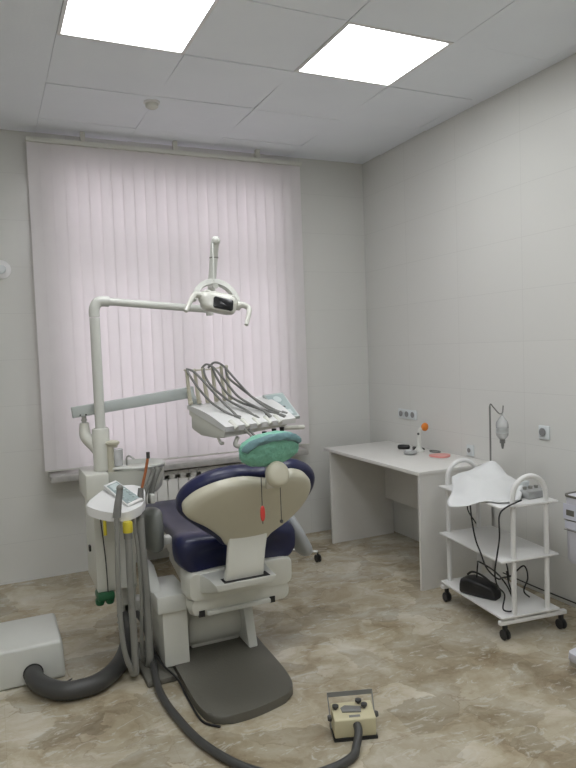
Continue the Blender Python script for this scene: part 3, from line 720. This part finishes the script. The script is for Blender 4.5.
# housing below
b = NB()
prof = [(.02, -.012), (.02, -.045), (.08, -.05), (.08, -.115), (.30, -.118), (.66, -.085), (.93, -.05), (.96, -.012)]   # (t, h)
ring0 = []; 
rings = []
for s in (.015, .03, .88, .90):
    k = 1 if .02 < s < .89 else .9
    rings.append([A.lerp(B, s).lerp(D.lerp(C_, s), t)+Vector((0, 0, h*k*(1-.45*s))) for t, h in prof])
add_loft(b, rings); obj('tray_housing', b, 'offwhite', ic)
b = NB()   # holders along the front edge
for s in (.14, .30, .46, .62, .76):
    add_tube(b, [tp(s, .86, .022), tp(s, 1.03, .004)], .0125, 12, smooth=False)
obj('instrument_cradle', b, 'offwhite', ic)
# display keypad standing on the right
b = NB()
q = [Vector(p) for p in ((-1.603, -1.48, 1.292), (-1.490, -1.50, 1.302), (-1.463, -1.66, 1.178), (-1.560, -1.655, 1.172))]
nq = (q[1]-q[0]).cross(q[3]-q[0]).normalized(); nq = nq if nq.z > 0 else -nq
add_prism(b, [p-nq*.022 for p in q], nq*.022, bev=.004); dp = obj('display', b, 'barmetal', ic)
b = NB(); add_prism(b, quad(*q, .86, .0005, nq), nq*.0015); obj('display_face', b, 'panelgrey', dp)
b = NB()
def qp(u_, v_, o_): return q[0].lerp(q[1], u_).lerp(q[3].lerp(q[2], u_), v_)+nq*o_
add_prism(b, [qp(.36, .70, .002), qp(.74, .70, .002), qp(.76, .88, .002), qp(.38, .88, .002)], nq*.001)
obj('display_label', b, 'screen', dp); b = NB()
add_loft(b, [[qp(.5+.19*math.cos(t)*s, .26+.12*math.sin(t)*s, .0022+h) for t in [2*math.pi*j/20 for j in range(20)]] for s, h in ((1, 0), (.95, .0015))])
obj('display_print', b, 'screen', dp)
b = NB(); add_prism(b, [qp(.42, .55, .0022), qp(.60, .55, .0022), qp(.61, .60, .0022), qp(.43, .60, .0022)], nq*.001); obj('display_slot', b, 'tubing_dark', dp)
# right handle bar, brackets below
b = NB(); add_tube(b, [(-1.58, -1.66, 1.122), (-1.43, -1.63, 1.112)], .0125, 14, smooth=False); obj('handle_bar', b, 'offwhite', ic)
b = NB(); add_tube(b, [(-1.84, -1.70, 1.10), (-1.86, -1.72, 1.065), (-1.82, -1.73, 1.055), (-1.74, -1.72, 1.062), (-1.66, -1.70, 1.085)], .012, 10); add_tube(b, [(-1.93, -1.66, 1.10), (-1.925, -1.68, 1.075), (-1.91, -1.68, 1.075)], .008, 8); obj('tray_bracket', b, 'offwhite', ic)
for x, z in ((-1.70, 1.09), (-1.645, 1.10), (-1.60, 1.105)):
    b = NB(); add_lathe(b, [(0, 0), (.011, 0), (.013, .03), (0, .03)], (x, -1.72, z), 12); obj('instrument_plug', b, 'black', ic)
b = NB(); add_tube(b, [tp(.24, 1.04, .0), (-1.78, -1.81, 1.085), (-1.765, -1.83, 1.07)], .0055, 8); obj('syringe', b, 'metal', ic)
# whip arms and hoses
whips = [(0.00, -2.018, 1.447), (.12, -1.975, 1.446), (.24, -1.93, 1.452), (.36, -1.875, 1.455), (.48, -1.825, 1.458), (.56, -1.795, 1.458)]
for k, (s, xt, zt) in enumerate(whips):
    b = NB(); base_ = tp(s*.9+.02, .06, .02)
    p1 = Vector((xt, -1.44, zt)); m_ = base_.lerp(p1, .5)+Vector((.0, .0, 0))
    add_tube(b, [base_, m_+Vector((0, .006, 0)), p1], [.0125, .0085], 8)
    add_ball(b, base_+Vector((0, 0, .01)), .014, (1, 1, .9), 12)
    add_ball(b, p1, .0095, (1, 1, 1), 10)
    obj('whip_arm', b, 'cream', ic)
b = NB(); add_tube(b, [(-2.035, -1.44, 1.449), (-1.90, -1.44, 1.447), (-1.785, -1.44, 1.460)], .004, 8); obj('whip_link', b, 'cream', ic)
hoses = [
    [(-2.02, -1.45, 1.45), (-2.005, -1.49, 1.40), (-1.975, -1.53, 1.34), (-1.925, -1.58, 1.27), (-1.86, -1.66, 1.215), (-1.835, -1.69, 1.205)],
    [(-2.02, -1.44, 1.455), (-1.99, -1.47, 1.44), (-1.95, -1.52, 1.385), (-1.89, -1.60, 1.29), (-1.83, -1.70, 1.20), (-1.79, -1.78, 1.125), (-1.765, -1.82, 1.08)],
    [(-1.925, -1.44, 1.455), (-1.925, -1.47, 1.41), (-1.90, -1.50, 1.355), (-1.84, -1.57, 1.285), (-1.77, -1.66, 1.23), (-1.735, -1.705, 1.195)],
    [(-1.935, -1.44, 1.455), (-1.91, -1.45, 1.475), (-1.88, -1.48, 1.455), (-1.84, -1.54, 1.385), (-1.79, -1.60, 1.30), (-1.72, -1.67, 1.245), (-1.69, -1.70, 1.225), (-1.675, -1.72, 1.205)],
    [(-1.875, -1.44, 1.455), (-1.865, -1.48, 1.40), (-1.83, -1.53, 1.32), (-1.78, -1.60, 1.27), (-1.70, -1.66, 1.235), (-1.63, -1.70, 1.21), (-1.60, -1.73, 1.195)],
    [(-1.90, -1.44, 1.455), (-1.865, -1.45, 1.483), (-1.825, -1.47, 1.465), (-1.775, -1.52, 1.39), (-1.72, -1.60, 1.30), (-1.665, -1.67, 1.24), (-1.62, -1.70, 1.215)],
    [(-1.80, -1.44, 1.455), (-1.80, -1.48, 1.40), (-1.755, -1.53, 1.345), (-1.70, -1.60, 1.285), (-1.62, -1.67, 1.225), (-1.575, -1.70, 1.205)],
]
for h in hoses:
    b = NB(); add_tube(b, h, .0062, 8); ho = obj('instrument_hose', b, 'hosegrey', ic)
    b = NB(); d_ = (Vector(h[-1])-Vector(h[-2])).normalized(); add_tube(b, [Vector(h[-1])-d_*.012, Vector(h[-1])+d_*.018], .0105, 10, smooth=False); obj('hose_end', b, 'hosegrey', ho)
# flat arm carrying the console
b = NB()
a0, a1 = Vector((-2.603, -1.36, 1.256)), Vector((-1.96, -1.37, 1.325))
dd = (a1-a0).normalized(); up = Vector((0, -1, 0)).cross(dd).normalized(); up = up if up.z > 0 else -up
add_prism(b, [a0-up*.027, a1-up*.030, a1+up*.030, a0+up*.027], (0, .05, 0), bev=.005); obj('console_arm', b, 'barmetal', ic)
b = NB(); add_tube(b, [(-1.99, -1.36, 1.33), (-1.965, -1.40, 1.27), (-1.94, -1.47, 1.23)], .02, 12); obj('console_neck', b, 'barmetal', ic)
b = NB(); add_lathe(b, [(0, 0), (.012, 0), (.012, .012), (.016, .012), (.016, .02), (.012, .02), (.012, .035), (0, .035)], (-2.545, -1.335, 1.198), 16); obj('arm_pivot', b, 'metal', ic)
b = NB()
for x in (-2.566, -2.538): add_ball(b, (x, -1.362, 1.243), .004, n=8)
obj('arm_screws', b, 'black', ic)
b = NB(); add_tube(b, [(-2.545, -1.335, 1.20), (-2.545, -1.335, 1.165), (-2.54, -1.345, 1.125), (-2.505, -1.37, 1.085), (-2.475, -1.39, 1.05)], [.022, .040], 16); obj('arm_bracket', b, 'offwhite', ic)

# ================================================================== FLOOR LEFT: box and hoses
fb = thing('floor_box', (-2.88, -1.37, 0), 'white plastic floor box at the left edge with hose plugged in', 'box')
b = NB(); add_box(b, (-3.04, -1.575, 0), (-2.722, -1.17, .185), bev=.018, seg=3, taper=(.008, .008)); obj('cover', b, 'white', fb)
b = NB(); add_lathe(b, [(.046, 0), (.046, -.008), (.042, -.010)], (-2.868, -1.566, .055), 20, axis='Y'); obj('hose_collar', b, 'black', fb)
b = NB(); add_tube(b, [(-2.868, -1.568, .055), (-2.862, -1.64, .052), (-2.825, -1.72, .048), (-2.76, -1.79, .045), (-2.68, -1.81, .044), (-2.59, -1.785, .044), (-2.50, -1.69, .045), (-2.43, -1.56, .06), (-2.395, -1.47, .12), (-2.405, -1.42, .20)], .042, 18, k=14, ribs=.035)
tag(obj('corrugated_hose', b, 'tubing_dark'), 'thick dark corrugated hose curving across the floor from the white box', 'hose')
b = NB(); add_tube(b, [(-2.77, -1.60, .006), (-2.73, -1.63, .006), (-2.70, -1.615, .006)], .0035, 6); tag(obj('loose_wire', b, 'black'), 'short black wire end lying beside the floor box', 'wire')

# ------------------------------------------------------------------ foot control
fc = thing('foot_control', (-1.72, -2.60, 0), 'cream foot control box with metal carrying bar on the floor', 'foot control')
FM = Matrix.Rotation(math.radians(-19), 3, 'Z'); FO = Vector((-1.751, -2.667, 0))     # middle of the front bottom edge
def fp(x, y, z): return FM @ Vector((x, y, z))+FO
b = NB(); sec = [(0, .012), (0, .082), (.010, .086), (.100, .102), (.103, .012)]
rings = [[fp(x, y, z) for y, z in sec] for x in (-.083, .083)]
add_loft(b, rings); bmesh.ops.bevel(b, geom=b.edges[:], offset=.004, segments=2, profile=.5, affect='EDGES'); obj('housing', b, 'pedalcream', fc)
b = NB(); add_prism(b, [fp(-.087, -.004, 0), fp(.087, -.004, 0), fp(.087, .110, 0), fp(-.087, .110, 0)], (0, 0, .012)); obj('base_plate', b, 'rubber', fc)
b = NB(); pts = [fp(*p) for p in ((-.045, .040, .090), (.030, .034, .089), (.036, .062, .094), (-.030, .074, .0965), (-.048, .062, .094))]
add_prism(b, pts, (0, 0, .008), bev=.003)
obj('foot_pedal', b, 'hosegrey', fc)
b = NB(); add_prism(b, [fp(*p) for p in ((-.022, .012, .0865), (.022, .012, .0865), (.022, .021, .0885), (-.022, .021, .0885))], (0, 0, .002)); obj('name_plate', b, 'hosegrey', fc)
for x, y in ((-.068, .065), (.048, .062), (.030, .088)):
    b = NB(); z = .083+y*.178; add_lathe(b, [(0, 0), (.007, 0), (.007, .006), (.013, .008), (.013, .016), (0, .018)], fp(x, y, z), 14); obj('knob', b, 'tubing_dark', fc)
b = NB()
def flat(b, pts, wd, th):
    for p, q_ in zip(pts, pts[1:]):
        p, q_ = Vector(p), Vector(q_); d = (q_-p).normalized(); a = FM @ Vector((0, 1, 0)) if abs(d.z) > .3 else FM @ Vector((0, .25, 1)).normalized(); a = (a-d*a.dot(d)).normalized(); c = d.cross(a)
        add_loft(b, [[pp+a*wd+c*th, pp-a*wd+c*th, pp-a*wd-c*th, pp+a*wd-c*th] for pp in (p, q_)])
flat(b, [fp(-.090, .045, .03), fp(-.092, .112, .130)], .0045, .002); flat(b, [fp(.090, .045, .03), fp(.092, .112, .130)], .0045, .002)
flat(b, [fp(-.094, .112, .130), fp(.094, .112, .130)], .009, .002)
obj('carrying_bar', b, 'hosegrey', fc)
for sg in (-1, 1):
    b = NB(); add_lathe(b, [(0, 0), (.012, 0), (.013, .006), (.010, .014), (0, .015)], fp(.088*sg, .052, .068), 12, M=FM @ Matrix.Rotation(math.radians(90*sg), 3, 'Y')); obj('side_knob', b, 'tubing_dark', fc)
b = NB(); add_tube(b, [fp(.006, -.0, .06), fp(.004, -.035, .052), fp(-.015, -.08, .025), (-1.83, -2.775, .018), (-1.93, -2.80, .018), (-2.06, -2.78, .018), (-2.20, -2.66, .018), (-2.30, -2.44, .018), (-2.345, -2.2, .018), (-2.36, -1.98, .022), (-2.345, -1.80, .045), (-2.315, -1.62, .07), (-2.33, -1.50, .17), (-2.36, -1.42, .20)], .0165, 12, k=12)
obj('control_hose', b, 'tubing_dark', fc)
b = NB(); add_tube(b, [(-2.29, -1.50, .20), (-2.31, -1.58, .16), (-2.325, -1.70, .10), (-2.30, -1.80, .055), (-2.265, -1.91, .034), (-2.256, -2.0, .007), (-2.258, -2.15, .006), (-2.25, -2.27, .006), (-2.20, -2.335, .006)], .005, 8); tag(obj('power_cable', b, 'black'), 'thin black cable running beside the foot control hose by the chair base', 'cable')

# ------------------------------------------------------------------ stool behind the chair
st = thing('operator_stool', (-1.21, -.53, 0), 'wheeled stool mostly hidden behind the chair, chrome foot and caster showing', 'stool')
sx, sy = -1.21, -.53
b = NB(); add_lathe(b, [(0, 0), (.03, 0), (.03, .02), (.018, .03), (.018, .40), (0, .40)], (sx, sy, .09), 16); obj('column', b, 'metal', st)
b = NB(); add_lathe(b, [(0, 0), (.15, 0), (.17, .015), (.175, .035), (.16, .055), (0, .06)], (sx, sy, .44), 28); obj('seat', b, 'navy', st)
for k in range(5):
    a = math.radians(-28+72*k); e_ = Vector((sx+.35*math.cos(a), sy+.35*math.sin(a), .075))
    b = NB(); add_tube(b, [(sx, sy, .105), tuple(e_)], [.015, .010], 10, smooth=False); obj('foot_bar', b, 'metal', st)
    b = NB(); add_tube(b, [e_, e_-Vector((0, 0, .03))], .006, 8, smooth=False)
    for s_ in (-.016, .006): add_lathe(b, [(0, 0), (.026, 0), (.028, .003), (.026, .011), (0, .011)], (e_.x+s_, e_.y, .028), 18, axis='X')
    obj('caster', b, 'rubber', st)

# ================================================================== TROLLEY
TX0, TX1, TY0, TY1 = -.665, -.305, -2.30, -1.70
tr_ = thing('instrument_trolley', (-.44, -2.0, 0), 'white three-shelf wheeled trolley beside the desk', 'trolley')
for y in (TY0+.02, TY1-.02):
    b = NB(); xl, xr = (-.575, -.370) if y < -2 else (-.612, -.405); xm = (xl+xr)/2; R_ = (xr-xl)/2
    pts = [(xl, y, .085), (xl, y, .735)]+[(xm-R_*math.cos(t), y, .735+R_*1.02*math.sin(t)) for t in [math.radians(a) for a in range(10, 180, 10)]]+[(xr, y, .735), (xr, y, .085)]
    add_tube(b, pts, .0138, 12, smooth=False); obj('end_hoop', b, 'trolley', tr_)
    b = NB(); add_box(b, (-.67, y-.014, .080), (-.255, y+.014, .104), bev=.006); obj('foot_rail', b, 'trolley', tr_)
    for x in (-.635, -.285):
        b = NB()
        add_box(b, (x-.010, y-.011, .040), (x+.010, y+.011, .082), bev=.003)
        for s_ in (-.017, .006): add_lathe(b, [(0, 0), (.024, 0), (.027, .003), (.026, .011), (0, .011)], (x+s_, y, .0275), 18, axis='X')
        obj('caster', b, 'rubber', tr_)
for z, lip in ((.125, 1), (.418, 1), (.70, 1)):
    b = NB(); add_box(b, (TX0, TY0, z-.012), (TX1, TY1, z), bev=.004)
    obj('shelf', b, 'trolley', tr_)
b = NB()
for y in (TY0+.006,):
    for x in (-.575, -.370):
        for z in (.408, .69): add_ball(b, (x, y, z), .007, n=10)
obj('bolts', b, 'metal', tr_)
TR = math.radians(-6.9); tr_.rotation_euler.z = TR
tr_.location = Vector((-.665, -2.30, 0))-Matrix.Rotation(TR, 3, 'Z') @ Vector((-.665+.44, -2.30+2.0, 0))

# devices on the trolley
dv = thing('surgical_motor_unit', (-.47, -1.96, .70), 'surgical motor unit hidden under the white cloth on the trolley', 'device')
b = NB(); add_box(b, (-.575, -2.08, .701), (-.39, -1.87, .775), bev=.012); obj('housing', b, 'silver', dv)
b = NB(); add_box(b, (-.56, -2.086, .72), (-.40, -2.08, .76), bev=.003); obj('front_panel', b, 'panelgrey', dv)
# cloth
b = NB(); NX, NY = 44, 44
CLO = cat([(-.70, -2.185, 0), (-.785, -2.175, 0), (-.835, -2.12, 0), (-.79, -2.04, 0), (-.68, -1.94, 0), (-.59, -1.84, 0), (-.45, -1.79, 0), (-.33, -1.85, 0), (-.305, -2.0, 0), (-.345, -2.12, 0), (-.44, -2.22, 0), (-.55, -2.27, 0), (-.62, -2.25, 0), (-.65, -2.20, 0)], 8, True)
cc = Vector((-.48, -2.02, 0)); rings = []
def hcl(x, y, s_):
    dx = max(abs(x+.483)-.10, 0); dy = max(abs(y+1.975)-.11, 0); d = math.hypot(dx, dy)
    z = .79+.075*math.exp(-((x+.39)**2+(y+1.93)**2)/.010)-d*.58
    z += (.015*math.sin(16*x+11*y+1)+.010*math.sin(31*x-26*y)+.004*math.sin(60*y+30*x))*s_
    return max(z, .7055+.008*s_*(1+math.sin(25*x+18*y))/2) if x > -.672 else max(z, .712)-(-.672-x)*.12
for i in range(1, 17):
    k = i/16
    rings.append([b.verts.new((cc.x+(p.x-cc.x)*k, cc.y+(p.y-cc.y)*k, hcl(cc.x+(p.x-cc.x)*k, cc.y+(p.y-cc.y)*k, k))) for p in CLO])
for A_, B_ in zip(rings, rings[1:]):
    for j in range(len(A_)): b.faces.new((A_[j], A_[(j+1) % len(A_)], B_[(j+1) % len(A_)], B_[j]))
b.faces.new(rings[0])
co = obj('cloth', b, 'cloth', ang=180)
md = co.modifiers.new('solid', 'SOLIDIFY'); md.thickness = .003
tag(co, 'white cloth draped over the device on the top shelf of the trolley', 'cloth')
# silver device next to the hoop
t = thing('power_supply', (-.345, -2.14, .70), 'small grey instrument box at the near end of the trolley top shelf', 'device')
b = NB(); add_box(b, (-.43, -2.26, .701), (-.29, -2.13, .742), bev=.006); obj('housing', b, 'silver', t)
b = NB()
for x in (-.40, -.36, -.32): add_lathe(b, [(0, 0), (.011, 0), (.012, .014), (0, .016)], (x, -2.20, .742), 12)
obj('dial', b, 'tubing', t)
b = NB(); add_box(b, (-.40, -2.165, .742), (-.33, -2.14, .775), bev=.004); obj('clip', b, 'socket', t)
# drip stand with bottle
t = thing('drip_stand', (-.362, -1.90, .79), 'thin grey drip stand rod rising behind the cloth on the trolley', 'stand')
b = NB(); add_tube(b, [(-.364, -1.90, .79), (-.362, -1.90, 1.168)], .0052, 8, smooth=False); obj('rod', b, 'hosegrey', t)
b = NB(); add_tube(b, [(-.362, -1.90, 1.168), (-.355, -1.90, 1.180), (-.335, -1.90, 1.160), (-.305, -1.90, 1.130), (-.285, -1.90, 1.118), (-.268, -1.90, 1.125), (-.262, -1.90, 1.165)], .0038, 8); obj('hook', b, 'hosegrey', t)
t = thing('saline_bottle', (-.272, -1.90, .91), 'clear upside-down saline bottle hanging from the drip stand hook', 'bottle')
c = (-.272, -1.90, 0)
b = NB(); add_lathe(b, [(.012, .965), (.020, .972), (.034, .99), (.036, 1.01), (.036, 1.055), (.033, 1.07), (.018, 1.092), (.008, 1.105), (.004, 1.117)], c, 20); obj('body', b, 'bottle', t)
b = NB(); add_lathe(b, [(.0366, 1.005), (.0366, 1.035), (.036, 1.0352), (.036, 1.0048)], c, 20); obj('label', b, 'dropperlabel', t)
b = NB(); add_lathe(b, [(0, .945), (.016, .945), (.016, .966), (0, .966)], c, 16); add_lathe(b, [(0, .912), (.005, .912), (.009, .93), (.010, .945), (0, .945)], c, 12); obj('drip_cap', b, 'hosegrey', t)
# black pedal / pouch on the bottom shelf
t = thing('black_foot_pedal', (-.535, -1.99, .125), 'black foot pedal lying on the bottom shelf of the trolley', 'pedal')
b = NB(); rings = []
a0, a1 = Vector((-.583, -1.90, .126)), Vector((-.510, -2.10, .126))
dd = (a1-a0).normalized(); sd = Vector((-dd.y, dd.x, 0))
for s_, w_, h_ in [(0, .040, .06), (.04, .048, .082), (.25, .052, .095), (.6, .050, .085), (.92, .046, .070), (1, .038, .045)]:
    p = a0.lerp(a1, s_); rings.append([p+sd*q_[0]+Vector((0, 0, h_/2+q_[1])) for q_ in rrect(w_*2, h_, .018, 4)])
add_loft(b, rings); obj('body', b, 'black', t)
b = NB(); add_tube(b, [a0+dd*.03+Vector((0, 0, .10)), a0.lerp(a1, .3)+Vector((0, 0, .122)), a0.lerp(a1, .6)+Vector((0, 0, .11)), a1+Vector((0, 0, .06))], .006, 8); obj('strap', b, 'rubber', t)
# cables
cabs = [
    ('black cable hanging from the left end of the cloth past the middle shelf', [(-.69, -2.10, .70), (-.695, -2.12, .60), (-.69, -2.14, .50), (-.675, -2.16, .43), (-.672, -2.20, .36), (-.60, -2.20, .29), (-.52, -2.16, .27), (-.45, -2.14, .26), (-.36, -2.14, .30), (-.35, -2.16, .24), (-.38, -2.16, .17), (-.35, -2.17, .132)]),
    ('black cable hanging in a loop in front of the trolley shelves', [(-.54, -2.32, .725), (-.64, -2.315, .70), (-.68, -2.31, .66), (-.672, -2.30, .55), (-.672, -2.28, .45), (-.68, -2.27, .36), (-.655, -2.26, .28), (-.60, -2.25, .22), (-.62, -2.26, .15), (-.57, -2.28, .14), (-.53, -2.25, .17), (-.52, -2.20, .24), (-.50, -2.16, .30)]),
    ('black cable rising from the foot pedal on the bottom shelf', [(-.56, -1.99, .225), (-.56, -2.0, .30), (-.60, -2.06, .34), (-.54, -2.12, .29), (-.50, -2.16, .22), (-.46, -2.16, .14)]),
    ('black cable hanging behind the near hoop of the trolley', [(-.42, -2.0, .69), (-.33, -1.68, .63), (-.34, -1.66, .52), (-.30, -1.67, .44), (-.25, -1.67, .38), (-.21, -1.75, .31), (-.22, -1.85, .22), (-.26, -1.92, .132)]),
]
for lb, pts in cabs:
    b = NB(); add_tube(b, pts, .0042, 8, k=8); tag(obj('cable', b, 'black'), lb, 'cable', 'cables on the trolley')
b = NB(); add_tube(b, [(-.012, -1.6, .035), (-.012, -1.9, .03), (-.012, -2.3, .034), (-.012, -2.6, .03)], .004, 8); tag(obj('wall_cable', b, 'black'), 'black cable running along the foot of the right wall behind the trolley', 'cable')

# ------------------------------------------------------------------ desk top items
t = thing('curing_light', (-.144, -.90, .75), 'white cordless curing light with orange shield standing on the desk', 'curing light')
c = (-.144, -.90, .75)
b = NB(); add_lathe(b, [(0, 0), (.038, 0), (.038, .012), (.028, .022), (.016, .04), (.016, .10), (0, .10)], c, 20); obj('charging_base', b, 'white', t)
b = NB(); add_tube(b, [(-.144, -.90, .80), (-.138, -.90, .87), (-.132, -.90, .905), (-.115, -.90, .925), (-.105, -.905, .928)], [.018, .011], 14); obj('handpiece', b, 'white', t)
b = NB(); add_ball(b, (-.094, -.91, .932), .031, (1, .55, 1), 20, Matrix.Rotation(math.radians(20), 3, 'Y')); obj('eye_shield', b, 'orange', t, label='orange eye shield')
b = NB(); add_ball(b, (-.152, -.908, .885), .009, n=10); obj('button', b, 'tubing_dark', t)
b = NB(); capsule(b, (-.195, -.70, .768), (-.125, -.76, .768), .018, .018); tag(obj('battery_charger', b, 'black', ang=70), 'black elongated charger lying on the back of the desk', 'charger')
b = NB(); add_tube(b, [(-.13, -.80, .756), (-.09, -.83, .77), (-.06, -.85, .756), (-.05, -.80, .758), (-.10, -.77, .765), (-.13, -.82, .757)], .005, 8); tag(obj('coiled_cable', b, 'black'), 'short black coiled cable between the charger and curing light', 'cable')
b = NB(); add_tube(b, [(-.05, -.93, .756), (-.03, -.99, .756), (-.06, -1.03, .756), (-.09, -.98, .756), (-.07, -.93, .756), (-.05, -.93, .756)], .0045, 8); tag(obj('cable_loop', b, 'hosegrey'), 'dark cable loop on the desk right of the curing light', 'cable')
t = thing('handpiece_dock', (-.27, -.92, .75), 'flat grey device lying in front of the curing light on the desk', 'device')
b = NB(); ell(b, Vector((-.255, -.95, .765)), .050, .014, .045, Matrix.Rotation(.7, 3, 'Z')); obj('body', b, 'silver', t, ang=60)
b = NB(); ell(b, Vector((-.262, -.94, .778)), .028, .005, .022, Matrix.Rotation(.7, 3, 'Z')); obj('top_cover', b, 'socket', t, ang=60)
b = NB(); add_prism(b, cat([(-.17, -1.06, .752), (-.10, -1.07, .752), (-.07, -1.14, .752), (-.10, -1.20, .752), (-.18, -1.22, .752), (-.21, -1.13, .752)], 5, True), (0, 0, .004))
for v in b.verts:
    if v.co.z > .754: v.co.z += .012*max(0, 1-((v.co.x+.14)**2+(v.co.y+1.16)**2)/.012)
tag(obj('pink_sheet', b, 'pink'), 'translucent pink plastic sheet lying flat on the desk', 'sheet')

# ------------------------------------------------------------------ right edge
wb = thing('wall_bin', (-.12, -2.47, .33), 'pale wall-mounted container with stickers at the right edge', 'container')
b = NB(); rings = []
for z, k in [(.365, .92), (.375, .96), (.39, .98), (.72, 1.0)]:
    rings.append([Vector((-.135+p[0]*k, -2.475+p[1]*k, z)) for p in rrect(.26, .30, .05, 5)])
add_loft(b, rings); obj('body', b, 'bin', wb)
b = NB(); rings = []
for z, k in [(.714, 1.005), (.714, 1.035), (.724, 1.035), (.724, .96), (.718, .955)]:
    rings.append([Vector((-.135+p[0]*k, -2.475+p[1]*k, z)) for p in rrect(.26, .30, .05, 5)])
add_loft(b, rings); obj('rim', b, 'plate', wb)
b = NB(); add_box(b, (-.273, -2.42, .60), (-.2705, -2.34, .68)); add_box(b, (-.273, -2.42, .55), (-.2705, -2.35, .59)); obj('sticker', b, 'labelblue', wb)
b = NB(); add_box(b, (-.274, -2.41, .62), (-.2725, -2.36, .65)); add_box(b, (-.274, -2.42, .594), (-.2725, -2.345, .597)); add_box(b, (-.274, -2.42, .54), (-.2725, -2.345, .543)); obj('print', b, 'plate', wb)
b = NB(); add_box(b, (-.03, -2.50, .40), (0, -2.42, .68)); obj('wall_bracket', b, 'metal', wb)
fd = thing('caster_base', (-.58, -2.74, 0), 'white plastic caster foot poking in at the right edge of the floor', 'caster foot')
b = NB(); rings = []
for s_, k in [(.06, .9), (.07, 1), (.10, .95), (.115, .6)]:
    rings.append([Vector((-.565+p[0]*k, -2.72+p[1]*k, s_)) for p in rrect(.13, .10, .03, 4)])
add_loft(b, rings); obj('cover', b, 'bin', fd)
b = NB(); add_box(b, (-.62, -2.76, .032), (-.52, -2.68, .06), bev=.006); obj('fork', b, 'metal', fd)
b = NB()
for x in (-.595, -.56): add_lathe(b, [(0, 0), (.021, 0), (.022, .003), (.021, .018), (0, .018)], (x, -2.72, .0225), 18, axis='X')
obj('wheel', b, 'rubber', fd)
